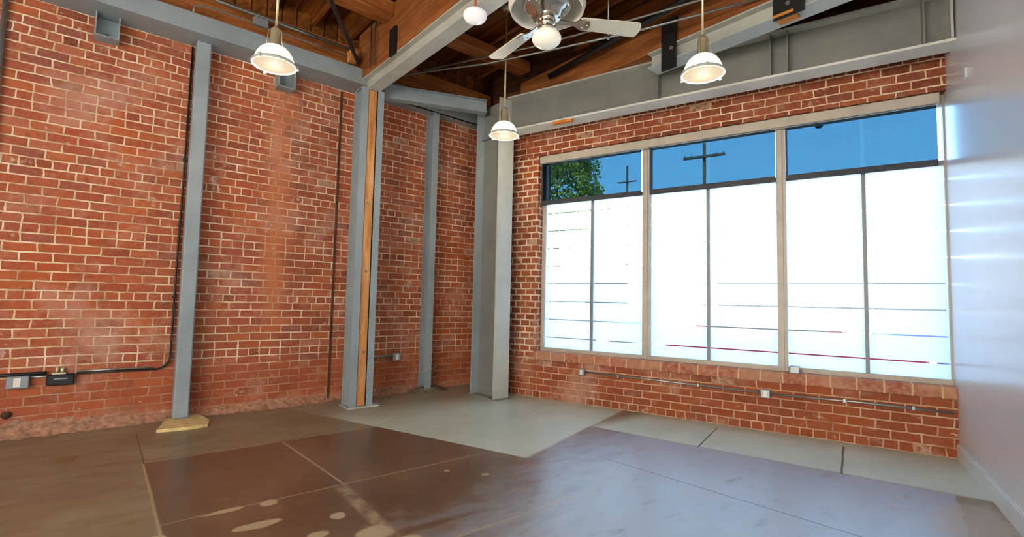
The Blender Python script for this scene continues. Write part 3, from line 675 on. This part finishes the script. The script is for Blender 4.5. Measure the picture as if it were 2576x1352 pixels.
# brace rods
def rod(name, lab, p, r, mat, cat='brace rod'):
    g = G(); g.tube(p, r, 10); return tag(g.build(name, mat, origin=p[0]), lab, cat)
rod('brace_rod', 'dark thin brace rod from the post head across behind the ceiling fan', [(-5.45, 2.52, 3.93), (-4.352, 3.22, 3.93), (-3.602, 3.56, 3.93), (-2.774, 3.92, 3.93), (-1.73, 4.28, 3.93)], 0.012, M_GALV)
rod('brace_rod', 'dark iron brace rod from the post head towards the upper left', [(-5.50, 2.20, 4.0), (-4.42, 1.46, 4.0), (-2.9, 0.42, 4.0)], 0.022, M_BLACK)
rod('black_pipe', 'black pipe running under the joists behind the ceiling fan', [(-4.35, 4.22, 4.10), (-3.55, 4.15, 4.10), (-2.72, 4.07, 4.10), (-0.4, 3.9, 4.10)], 0.035, M_BLACK, 'pipe')
rod('thin_conduit', 'thin light conduit crossing the ceiling above the right fan blade', [(-5.2, 2.9, 4.05), (-3.9, 3.50, 4.05), (-2.9, 3.86, 4.05), (-1.8, 4.22, 4.05), (-0.8, 4.25, 4.05)], 0.011, M_GALV, 'conduit')
g = G(); g.tube([(-2.715, 3.358, 3.62), (-2.715, 3.358, 4.62)], 0.007, 8); g.tube([(-2.715, 3.358, 3.605), (-2.715, 3.358, 3.63)], 0.013, 10)
tag(g.build('hanger_rod', M_GALV, origin=(-2.715, 3.358, 3.62)), 'thin vertical hanger rod right of the ceiling fan', 'hanger rod')

# ---------------------------------------------------------------- conduits and boxes
def arc(c, r, a0, a1, axis_u, axis_v, n=8):
    return [Vector(c) + Vector(axis_u) * (r * math.cos(a0 + (a1 - a0) * i / n)) + Vector(axis_v) * (r * math.sin(a0 + (a1 - a0) * i / n)) for i in range(n + 1)]
xc = XW + 0.026
p = [(xc, -0.105, 0.508), (xc, 0.465, 0.503)] + [tuple(v) for v in arc((xc, 0.465, 0.623), 0.12, -math.pi / 2, 0, (0, 1, 0), (0, 0, 1))] + [(xc, 0.587, 1.2), (xc, 0.590, 1.9), (xc, 0.596, 2.1), (xc, 0.600, 2.8), (xc, 0.604, 3.8)]
t = thing('cable_run', 'black cable from the black wall box bending up beside the left column', 'cable', (xc, 0.42, 0.5))
g = G(); g.tube(p, 0.009, 10); g.build('cable', M_BLACK, t)
g = G(); g.tube([(xc + 0.004, y, z + 0.02) for y, z in ((-0.10, 0.508), (0.44, 0.503))], 0.008, 8); g.build('conduit', M_GALV, t)
for z, y in ((1.93, 0.591), (2.6, 0.599), (1.2, 0.587)):
    g = G(); g.box(XW, xc + 0.016, y - 0.015, y + 0.015, z, z + 0.02); g.build('clip', M_BLACK, t)
t = thing('outlet_box', 'grey metal outlet box with white face low on left brick wall', 'electrical box', (XW + 0.03, -0.48, 0.42), 'small outlet boxes on the brick walls')
g = G(); g.box(XW, XW + 0.055, -0.545, -0.405, 0.41, 0.515, b=0.006); g.build('box_body', M_BOX, t)
g = G(); g.box(XW + 0.055, XW + 0.059, -0.50, -0.455, 0.425, 0.50, b=0.001); g.build('receptacle', M_PLATE, t)
g = G(); g.tube([(XW + 0.02, -0.75, 0.525), (XW + 0.02, -0.30, 0.525)], 0.015, 8); tag(g.build('cable_run', M_BLACK, origin=(XW + 0.02, -0.5, 0.51)), 'black cable running above the grey outlet box at far left', 'cable')
g = G(); g.tube([(XW + 0.02, -0.41, 0.50), (XW + 0.02, -0.30, 0.495), (XW + 0.02, -0.25, 0.48)], 0.011, 8); tag(g.build('conduit', M_GALV, origin=(XW + 0.02, -0.35, 0.49)), 'short grey conduit stub between the grey and the black wall box', 'conduit')
t = thing('junction_box', 'black wall box with brass fitting on top, low on left wall', 'electrical box', (XW + 0.03, -0.2, 0.41))
g = G(); g.box(XW, XW + 0.06, -0.30, -0.115, 0.415, 0.51, b=0.008); g.build('box_body', M_BLACK, t)
g = G(); g.box(XW + 0.06, XW + 0.064, -0.25, -0.16, 0.468, 0.480); g.build('nameplate', M_GALV, t)
g = G(); g.box(XW + 0.005, XW + 0.045, -0.265, -0.175, 0.51, 0.525); g.tube([(XW + 0.022, -0.235, 0.525), (XW + 0.022, -0.235, 0.572)], 0.011, 8); g.tube([(XW + 0.022, -0.20, 0.525), (XW + 0.022, -0.20, 0.565)], 0.014, 8); g.build('fitting', M_NICKEL, t)
g = G(); g.lathe([(0.0, 0.0), (0.03, 0.0), (0.034, 0.012), (0.02, 0.03), (0.012, 0.034), (0.012, 0.05), (0.0, 0.052)], seg=16)
g.v = [Vector((XW + v.z, -0.53 + v.x, 0.19 + v.y)) for v in g.v]
tag(g.build('pipe_stub', M_RUST, origin=(XW, -0.53, 0.19)), 'small round pipe stub near the floor at far left', 'pipe stub')
t = thing('outlet_box', 'small grey outlet box between the timber post and the wall column', 'electrical box', (XW + 0.03, 3.04, 0.45), 'small outlet boxes on the brick walls')
g = G(); g.box(XW, XW + 0.055, 2.985, 3.095, 0.425, 0.525, b=0.006); g.build('box_body', M_BOX, t)
g = G(); g.box(XW + 0.055, XW + 0.059, 3.02, 3.06, 0.44, 0.51); g.build('receptacle', M_PLATE, t)
g = G(); g.tube([(XW + 0.02, 2.60, 0.49), (XW + 0.02, 2.986, 0.487)], 0.013, 10); g.build('conduit', M_GALV, t)
g = G(); g.tube([(XW + 0.03, -0.745, 0.545), (XW + 0.03, -0.75, 3.815)], 0.018, 10); tag(g.build('wall_conduit', M_GALV, origin=(XW + 0.03, -0.75, 0.545)), 'vertical light conduit at the far left edge of the brick wall', 'conduit')
# raised strip standing in for a dark brick joint beside the timber post
g = G(); g.box(XW, XW + 0.012, 2.165, 2.185, 0.0, 3.8); tag(g.build('brick_joint', M_RUST, origin=(XW, 2.17, 0)), 'thin dark joint in the brick left of the timber post', 'brick joint')
# window wall outlets and conduit
def wbox(s, z, lab, w=0.085, h=0.085, n1=0.0, d=0.05):
    t = thing('outlet_box', lab, 'electrical box', WP(s, n1 - d / 2, z - h / 2), 'small outlet boxes on the brick walls')
    g = G(W); g.box(s - w / 2, s + w / 2, n1 - d, n1, z - h / 2, z + h / 2, b=0.006); g.build('box_body', M_BOX, t)
    g = G(W); g.box(s - 0.016, s + 0.016, n1 - d - 0.004, n1 - d, z - 0.03, z + 0.03, b=0.001); g.build('receptacle', M_PLATE, t)
wbox(-1.76, 0.392, 'small galvanised outlet box below the left window bay', 0.08, 0.075)
wbox(0.245, 0.372, 'galvanised outlet box on the conduit below the middle mullion')
g = G(W); g.box(0.462, 0.545, -0.03, 0.06, 0.596, 0.665, b=0.005)
t = thing('sill_box', 'small grey box standing on the sill beside the right mullion', 'electrical box', WP(0.5, 0.0, 0.596)); g.build('box_body', M_BOX, t)
g = G(W); g.box(0.455, 0.462, -0.025, 0.055, 0.60, 0.66); g.build('side_plate', M_STEEL_D, t)
t = thing('wall_conduit', 'long grey conduit below the window joining the two outlet boxes', 'conduit', WP(0, -0.02, 0.37))
g = G(W); g.tube([WP(-1.72, -0.015, 0.392), WP(-1.0, -0.015, 0.388), WP(0.20, -0.015, 0.375)], 0.011, 10); g.build('conduit_tube', M_GALV, t)
g = G(W); g.tube([WP(0.29, -0.015, 0.372), WP(1.0, -0.015, 0.385), WP(S_R - 0.03, -0.015, 0.378)], 0.011, 10); g.build('conduit_tube', M_GALV, t)
for s_ in (-1.3, -0.4, 0.9, 1.4):
    g = G(W); g.box(s_ - 0.009, s_ + 0.009, -0.029, 0.0, 0.368, 0.402); g.build('clip', M_GALV, t)
# conduit over the left beam
t = thing('ceiling_conduit', 'light grey conduit above the left wall beam passing behind the left pendant', 'conduit', (-5.58, 1.2, 4.19))
g = G(); g.tube([(-5.58, -0.5, 4.24), (-5.58, 0.70, 4.235), (-5.58, 0.745, 4.20), (-5.58, 2.15, 4.18)], 0.02, 10); g.build('conduit_tube', M_GALV, t)
g = G(); g.box(-5.61, -5.55, 1.08, 1.22, 4.085, 4.17, b=0.005); g.build('junction_box', M_BOX, t)
t = thing('ceiling_conduit', 'thin conduit rising from the left beam below the thicker conduit', 'conduit', (-5.59, 0.7, 4.1))
g = G(); g.tube([(-5.60, 0.555, 4.0), (-5.60, 0.56, 4.07), (-5.60, 0.60, 4.10), (-5.60, 0.75, 4.112), (-5.60, 1.5, 4.105), (-5.60, 2.15, 4.10)], 0.009, 8); g.build('conduit_tube', M_GALV, t)
for a in ((-5.60, 1.0, 4.19), ):
    pass

# ---------------------------------------------------------------- pendant lamps
def make_pendant():
    t = thing('pendant_lamp', '', 'pendant lamp', (0, 0, 0), 'glass pendant lamps hanging from the roof')
    g = G(); g.tube([(0, 0, 0.31), (0, 0, 1.52)], 0.011, 10); g.build('hanging_rod', M_NICKEL, t)
    g = G(); g.lathe([(0.0, 1.51), (0.06, 1.51), (0.065, 1.49), (0.03, 1.465), (0, 1.465)], seg=28); g.build('canopy', M_NICKEL, t)
    g = G(); g.lathe([(0, 0.325), (0.022, 0.325), (0.026, 0.31), (0.04, 0.30), (0.042, 0.285), (0.043, 0.28), (0.043, 0.20), (0.048, 0.195), (0.046, 0.17), (0.075, 0.155), (0.078, 0.135), (0.0, 0.135)], seg=36); g.build('lamp_housing', M_NICKEL, t)
    for a in (0.6, 2.7, 4.8):
        g = G(); c, s_ = math.cos(a), math.sin(a); g.tube([(c * 0.04, s_ * 0.04, 0.29), (c * 0.062, s_ * 0.062, 0.27), (c * 0.066, s_ * 0.066, 0.2), (c * 0.074, s_ * 0.074, 0.15)], 0.004, 6); g.build('cage_wire', M_NICKEL, t)
    g = G(); g.lathe([(0.076, 0.150), (0.098, 0.138), (0.122, 0.115), (0.142, 0.085), (0.156, 0.05), (0.163, 0.022), (0.157, 0.022), (0.150, 0.05), (0.136, 0.083), (0.116, 0.11), (0.094, 0.131), (0.072, 0.142)], seg=56); g.build('glass_shade', M_SHADE, t)
    g = G(); g.lathe([(0.160, 0.026), (0.168, 0.024), (0.182, 0.012), (0.184, 0.002), (0.178, -0.004), (0.164, 0.0), (0.158, 0.010), (0.158, 0.02)], seg=56)
    for a in (1.2, 3.3, 5.4): c, s_ = math.cos(a), math.sin(a); g.box(-0.012, 0.012, -0.008, 0.008, -0.012, 0.02, fr=lambda x, y, z: Vector((c * (0.186 + y) - s_ * x, s_ * (0.186 + y) + c * x, z)))
    g.build('rim_ring', M_STEEL_L, t)
    g = G(); prof = [(0.0, -0.022)]
    for i in range(1, 15):
        r = 0.158 * i / 14; prof.append((r, -0.022 * (1 - (i / 14) ** 2) + (0.0025 if i % 2 else 0)))
    prof += [(0.158, 0.012), (0, 0.014)]
    g.lathe(prof, seg=56, smooth=False); g.build('lens', M_LENS, t)
    return t
def copy_tree(o, parent=None):
    c = o.copy(); COL.objects.link(c); c.parent = parent
    for ch in list(o.children): copy_tree(ch, c)
    return c
pend = make_pendant()
for i, (loc, lab) in enumerate([((-4.194, 0.98, 3.10), 'lit glass pendant lamp hanging before the left brick wall'),
                                ((-1.961, 3.621, 3.10), 'lit glass pendant lamp hanging before the window girder at right'),
                                ((-4.215, 3.394, 3.10), 'smallest lit pendant lamp, hanging before the corner column'),
                                ((-1.9, -1.0, 3.10), 'added lit pendant lamp, unseen behind and left of the viewer'), ((-0.3, 1.4, 3.10), 'added lit pendant lamp, unseen overhead near the white wall')]):  # the last two pendants are added out of view to light the room
    o = pend if i == 0 else copy_tree(pend)
    o.location = loc; o['label'] = lab; o.scale = (0.94, 0.94, 1.0)
    pl = bpy.data.lights.new('pendant_bulb', 'POINT'); pl.energy = 16; pl.color = (1, 0.86, 0.68); pl.shadow_soft_size = 0.06
    po = bpy.data.objects.new('pendant_bulb', pl); COL.objects.link(po); po.location = Vector(loc) + Vector((0, 0, -0.10))

# white dome under the cross beam
t = thing('ceiling_globe', 'white round dome hanging under the cross beam left of the fan', 'ceiling light', (-3.19, 2.20, 3.55))
cx, cy, cz = -3.17, 2.22, 3.56
g = G(); g.lathe([(0.0, -0.055), (0.045, -0.05), (0.08, -0.032), (0.097, -0.005), (0.094, 0.02), (0.075, 0.038), (0.0, 0.042)], (cx, cy, cz), 40); g.build('diffuser', M_DOME, t)
g = G(); g.tube([(cx, cy, cz + 0.04), (cx, cy, 4.42)], 0.012, 10); g.build('stem', M_COPPER, t)
g = G(); g.lathe([(0.0, 0.041), (0.05, 0.041), (0.045, 0.06), (0.0, 0.065)], (cx, cy, cz), 24); g.build('collar', M_WHITE, t)

# ---------------------------------------------------------------- ceiling fan
FX, FY, FZ = -2.375, 2.27, 3.18      # blade plane centre
t = thing('ceiling_fan', 'cream-bladed ceiling fan with polished nickel motor and globe light', 'ceiling fan', (FX, FY, FZ))
C0 = (FX, FY, FZ)
g = G(); g.tube([(FX, FY, FZ + 0.25), (FX, FY, ZT)], 0.014, 12); g.build('downrod', M_CHROME, t)
g = G(); g.lathe([(0, 1.45), (0.075, 1.45), (0.07, 1.40), (0.03, 1.37), (0, 1.37)], C0, 32); g.build('canopy', M_CHROME, t)
g = G(); g.lathe([(0.0, 0.27), (0.045, 0.27), (0.06, 0.25), (0.115, 0.235), (0.16, 0.19), (0.172, 0.13), (0.165, 0.10), (0.135, 0.075), (0.11, 0.06), (0.10, 0.035), (0.09, 0.03), (0.0, 0.03)], C0, 56); mt = g.build('motor_housing', M_CHROME, t)
g = G(); g.lathe([(0.19, 0.22), (0.24, 0.225), (0.262, 0.185), (0.27, 0.125), (0.256, 0.08), (0.244, 0.08), (0.256, 0.125), (0.248, 0.18), (0.23, 0.212), (0.19, 0.21)], C0, 64); g.build('outer_ring', M_WHITE, t)
for a in (0.4, 2.5, 4.6):
    g = G(); c, s_ = math.cos(a), math.sin(a); g.tube([(FX + c * 0.15, FY + s_ * 0.15, FZ + 0.20), (FX + c * 0.21, FY + s_ * 0.21, FZ + 0.215)], 0.008, 8); g.build('ring_bracket', M_CHROME, t)
g = G(); g.lathe([(0.0, 0.03), (0.055, 0.03), (0.06, 0.015), (0.052, 0.01), (0.052, -0.005), (0.06, -0.01), (0.06, -0.025), (0.05, -0.03), (0.05, -0.04), (0.066, -0.05), (0.066, -0.06), (0, -0.06)], C0, 40); g.build('light_fitter', M_CHROME, t)
g = G(); prof = [(0.0, -0.177)] + [(0.102 * math.sin(a), -0.115 - 0.062 * math.cos(a)) for a in [math.pi * k / 16 for k in range(1, 15)]] + [(0.05, -0.055)]
g.lathe(prof, C0, 44); g.build('globe', M_GLOBE, t)
PITCHB = math.radians(-11)
def blade_fr(a):
    c, s_ = math.cos(a), math.sin(a)
    def f(r, w, h):
        w2, h2 = w * math.cos(PITCHB) - h * math.sin(PITCHB), w * math.sin(PITCHB) + h * math.cos(PITCHB)
        return Vector((FX + c * r - s_ * w2, FY + s_ * r + c * w2, FZ + 0.02 + h2))
    return f
for ad in (58.9, 174.0, 296.0):
    fr = blade_fr(math.radians(ad)); poly = []
    for i in range(9): a = -math.pi / 2 + math.pi * i / 8; poly.append((0.635 + 0.045 * math.cos(a) ** 0.7 if abs(math.cos(a)) > 1e-6 else 0.635, 0.068 * math.sin(a)))
    poly = [(0.635 + 0.045 * max(0, math.cos(a)) ** 0.6, 0.070 * math.sin(a)) for a in [-math.pi / 2 + math.pi * i / 10 for i in range(11)]] + [(0.25, 0.056), (0.235, 0.045), (0.235, -0.045), (0.25, -0.056)]
    g = G(); g.prism(poly, -0.004, 0.004, fr); b_ = g.build('blade', M_BLADE, t)
    g = G(); g.prism([(0.09, 0.02), (0.20, 0.018), (0.235, 0.045), (0.30, 0.040), (0.31, 0.0), (0.30, -0.040), (0.235, -0.045), (0.20, -0.018), (0.09, -0.02)], -0.012, -0.005, fr)
    for (r, w) in ((0.26, 0.025), (0.26, -0.025), (0.29, 0)): g.tube([fr(r, w, -0.018), fr(r, w, -0.011)], 0.007, 8)
    g.build('blade_iron', M_CHROME, t)

# tiny fitting on the white wall
t = thing('wall_sensor', 'small white fitting high on the white wall near the window', 'wall sensor', WP(S_R, -0.75, 2.9))
g = G(W); g.box(S_R - 0.02, S_R, -0.80, -0.755, 2.98, 3.06, b=0.004); g.build('sensor_body', M_DRYWALL, t)

# ---------------------------------------------------------------- outside the window
M_ASPH = simple('sunlit_pale_asphalt', (150, 148, 144), 0.9, var=0.1, scale=2)
M_WALK = simple('concrete_pavement', (205, 200, 190), 0.9, var=0.05, scale=2)
M_CAR_R = simple('red_car_paint', (165, 8, 40), 0.6, spec=0.15, var=0.02)
M_CAR_B = simple('blue_car_paint', (14, 34, 84), 0.35, var=0.02)
M_CAR_G = simple('dark_grey_car_paint', (24, 27, 32), 0.35, var=0.02)
M_CARGLASS = simple('car_window', (20, 26, 32), 0.08)
M_TYRE = simple('tyre_rubber', (22, 22, 23), 0.85)
M_HUB = simple('wheel_hub', (170, 172, 174), 0.3, 0.8)
M_POLE = simple('utility_pole_wood', (74, 66, 60), 0.85, var=0.15)
M_BARK = simple('tree_bark', (86, 74, 58), 0.9, var=0.2)
M_SHOP = simple('low_dark_building_wall', (22, 32, 36), 0.9, var=0.08)
M_SHOPW = simple('pale_building_wall', (190, 184, 172), 0.85, var=0.05)
def leaf_mat():
    t = NT('tree_leaves'); P = t.pos(); f = t.noise(P, 1.3, 4)
    c = t.ramp(f, [(0.3, lin(84, 108, 56)), (0.5, lin(134, 150, 74)), (0.7, lin(214, 216, 100))])
    d = t.n('ShaderNodeBsdfDiffuse'); t.put(d.inputs[0], c); tl = t.n('ShaderNodeBsdfTranslucent'); t.put(tl.inputs[0], c)
    mx = t.n('ShaderNodeMixShader'); mx.inputs[0].default_value = 0.45; t.t.links.new(d.outputs[0], mx.inputs[1]); t.t.links.new(tl.outputs[0], mx.inputs[2]); t.t.links.new(mx.outputs[0], t.out.inputs[0]); return t.m
M_LEAF = leaf_mat()
g = G(W); g.box(-60, 60, TH + 0.12, 2.2, -0.2, -0.05); struct(g.build('ground_pavement', M_WALK))
g = G(W); g.box(-90, 90, 2.2, 120, -0.35, -0.18); struct(g.build('ground_street', M_ASPH))

def car(s0, n0, L, body, lab, group=None, zg=-0.18, van=0):
    """a car parked along the window wall; s0 = rear end, n0 = near side"""
    t = thing('car', lab, 'car', WP(s0 + L / 2, n0 + 0.9, zg), group)
    side = [(0.0, 0.35), (0.02, 0.62), (0.10, 0.86), (0.55, 0.93), (0.95, 1.30), (1.25, 1.40), (2.2, 1.42), (2.6, 1.36), (3.25, 0.98), (4.0, 0.88), (4.28, 0.76), (4.34, 0.5), (4.30, 0.28), (3.95, 0.20), (0.35, 0.20)]
    k = L / 4.34
    low = [(x, z) for x, z in side if z < 0.99]
    g = G(); nb = [(0, 0.10), (0.06, 0.03), (0.25, 0), (1.5, 0), (1.69, 0.03), (1.75, 0.10)]
    poly_low = [(0.0, 0.35), (0.02, 0.62), (0.10, 0.86), (0.55, 0.93), (1.2, 0.95), (2.4, 0.96), (3.25, 0.96), (4.0, 0.88), (4.28, 0.76), (4.34, 0.5), (4.30, 0.28), (3.95, 0.20), (0.35, 0.20)]
    rings = []
    for w, ins in nb:
        o = len(g.v); cx_, cz_ = 2.17, 0.55
        g.v += [WP(s0 + (cx_ + (x - cx_) * (1 - ins * 0.25)) * k, n0 + w, zg + cz_ + (z - cz_) * (1 - ins)) for x, z in poly_low]; rings.append(o)
    m = len(poly_low)
    for a, b_ in zip(rings, rings[1:]):
        for i in range(m): g.f.append((a + i, a + (i + 1) % m, b_ + (i + 1) % m, b_ + i)); g.mi.append(0); g.sm.append(False)
    g.f.append(tuple(rings[0] + i for i in range(m))); g.f.append(tuple(rings[-1] + i for i in reversed(range(m)))); g.mi += [0, 0]; g.sm += [False, False]
    g.build('car_body', body, t)
    cab0 = [(0.50, 0.93), (0.95, 1.32), (1.25, 1.40), (2.2, 1.42), (2.6, 1.36), (3.28, 0.96)]
    def cab(poly, w0, w1, inset):
        g = G(); o = []
        for w, top in ((w0, inset), (w1, -inset)):
            o.append(len(g.v)); g.v += [WP(s0 + x * k, n0 + w + (z - 0.93) / 0.49 * top, zg + z) for x, z in poly]
        m = len(poly)
        for i in range(m): g.f.append((o[0] + i, o[0] + (i + 1) % m, o[1] + (i + 1) % m, o[1] + i)); g.mi.append(0); g.sm.append(False)
        g.f += [tuple(o[0] + i for i in range(m)), tuple(o[1] + i for i in reversed(range(m)))]; g.mi += [0, 0]; g.sm += [False, False]
        return g
    cab(cab0, 0.09, 1.66, 0.16).build('car_cabin', body, t)
    for (a, b_) in ((0.78, 1.55), (1.62, 2.95)):
        top = 1.34; xt0 = a + 0.22 if a < 1 else a; xt1 = b_ if a < 1 else b_ - 0.42
        for near in (True, False):
            g = G(); sd = 0.085 if near else 1.665; sg = 1 if near else -1
            q = [(a, 0.99), (b_, 0.99), (xt1, top), (xt0, top)]
            vs = [WP(s0 + x * k, n0 + sd + sg * (z - 0.93) / 0.49 * 0.16 - sg * 0.004, zg + z) for x, z in q] + [WP(s0 + x * k, n0 + sd + sg * (z - 0.93) / 0.49 * 0.16 + sg * 0.01, zg + z) for x, z in q]
            g.add(vs, [(0, 1, 2, 3), (7, 6, 5, 4), (0, 4, 5, 1), (1, 5, 6, 2), (2, 6, 7, 3), (3, 7, 4, 0)]); g.build('side_window', M_CARGLASS, t)
    for wx in (0.85, 3.5):
        for w in (0.0, 1.55):
            g = G(); prof = [(0.0, 0.0), (0.30, 0.0), (0.33, 0.03), (0.33, 0.17), (0.30, 0.2), (0, 0.2)]; g.lathe(prof, seg=24)
            g.v = [WP(s0 + wx * k + v.x, n0 + w + v.z, zg + 0.33 + v.y) for v in g.v]; wh = g.build('wheel', M_TYRE, t)
            g = G(); g.lathe([(0, -0.012), (0.12, -0.012), (0.2, -0.004), (0.2, 0.212), (0, 0.212)], seg=24)
            g.v = [WP(s0 + wx * k + v.x, n0 + w + v.z, zg + 0.33 + v.y) for v in g.v]; g.build('hubcap', M_HUB, wh)
    return t
car(-1.75, 3.3, 3.75, M_CAR_R, 'red car parked outside, seen through the slits of the right window bays')
car(1.55, 7.6, 4.4, M_CAR_B, 'blue car across the street, seen at far right through the window slits')
car(-8.2, 7.6, 4.4, M_CAR_G, 'dark grey car across the street, seen through the left window bay', zg=-0.18)

def building(s0, s1, n0, h, mat, lab):
    t = thing('building', lab, 'building', WP((s0 + s1) / 2, n0, -0.18))
    g = G(W); g.box(s0, s1, n0, n0 + 8, -0.18, h); g.build('wall', mat, t)
    g = G(W); g.box(s0 - 0.1, s1 + 0.1, n0 - 0.1, n0 + 8.1, h, h + 0.18); g.build('parapet', M_SHOPW, t)
    x = s0 + 1.0
    while x < s1 - 2.2:
        g = G(W); g.box(x, x + 1.6, n0 - 0.03, n0, 0.5, min(h - 0.5, 1.9)); g.build('shop_window', M_CARGLASS, t); x += 3.0
building(-5.6, 24, 30, 3.2, M_SHOP, 'low dark teal building far across the street, glimpsed through the window slits')
building(-34, -15, 30, 3.2, M_SHOP, 'low dark building across the street at the left end of the window')

def tree(s, n, h, r, lab, seed):
    rnd = random.Random(seed); t = thing('tree', lab, 'tree', WP(s, n, -0.18))
    g = G(); g.tube([WP(s, n, -0.18), WP(s + 0.1, n, h * 0.35), WP(s - 0.05, n + 0.1, h * 0.7)], [0.2, 0.15, 0.08], 10)
    cl = []
    for i in range(46):
        a = rnd.uniform(0, 6.283); e = rnd.uniform(-0.7, 1.0); rr = r * rnd.uniform(0.3, 0.85) * math.sqrt(1 - e * e * 0.7)
        cl.append((s + rr * math.cos(a), n + rr * math.sin(a), h * 0.72 + e * h * 0.27))
    for c in cl[::4]: g.tube([WP(s, n, h * 0.5), WP((s + c[0]) / 2, (n + c[1]) / 2, h * 0.56), WP(*c)], [0.07, 0.045, 0.015], 6)
    g.build('trunk', M_BARK, t)
    g = G()
    for c in cl:
        for _ in range(150):
            v = Vector((rnd.gauss(0, 1), rnd.gauss(0, 1), rnd.gauss(0, 1))); v = v.normalized() * (rnd.random() ** 0.4) * 0.55 * r / 2
            p = WP(*c) + v; a = Vector((rnd.gauss(0, 1), rnd.gauss(0, 1), rnd.gauss(0, 1))).normalized() * rnd.uniform(0.06, 0.12); b_ = a.cross(Vector((rnd.gauss(0, 1), rnd.gauss(0, 1), rnd.gauss(0, 1)))).normalized() * a.length * 0.6
            g.add([p - a, p + b_, p + a, p - b_], [(0, 1, 2, 3)])
    g.build('foliage', M_LEAF, t, recalc=False)
tree(-8.6, 12, 7.6, 2.1, 'leafy green tree outside, seen through the left dark screen', 21)
def pole(s, n, h, arm, za, lab, r=0.13):
    t = thing('utility_pole', lab, 'utility pole', WP(s, n, -0.18))
    g = G(); g.tube([WP(s, n, -0.18), WP(s, n, h)], [r, r * 0.8], 12); g.build('pole_shaft', M_POLE, t)
    g = G(W); g.box(s - arm, s + arm, n - 0.14, n - 0.04, za, za + 0.075); g.build('crossarm', M_POLE, t)
    for x in (-0.92, -0.6, 0.6, 0.92):
        g = G(); g.lathe([(0, 0), (0.016, 0), (0.024, 0.015), (0.014, 0.03), (0.02, 0.045), (0.01, 0.07), (0, 0.07)], WP(s + x * arm, n - 0.09, za + 0.075), 12); g.build('insulator', M_POLE, t)
pole(-2.78, 12, 6.85, 0.68, 6.32, 'dark utility pole with crossarm seen through the middle screen', 0.062)
pole(-12.05, 30, 11.7, 0.75, 10.4, 'distant thin utility pole seen through the left screen', 0.1)
t = thing('street_lamp', 'small street lamp seen through the right screen near its top edge', 'street lamp', WP(1.6, 14, -0.18))
g = G(); g.tube([WP(4.8, 14, -0.18), WP(4.8, 14, 7.4), WP(4.4, 14, 7.7), WP(0.7, 14, 7.7)], [0.07, 0.05, 0.04, 0.035], 10); g.build('lamp_post', M_POLE, t)
g = G(); g.lathe([(0, 0.16), (0.06, 0.14), (0.12, 0.02), (0.13, -0.06), (0.08, -0.12), (0, -0.14)], WP(0.574, 14, 7.55), 20); g.build('lamp_head', M_BLACK, t)
bpy.context.view_layer.update()
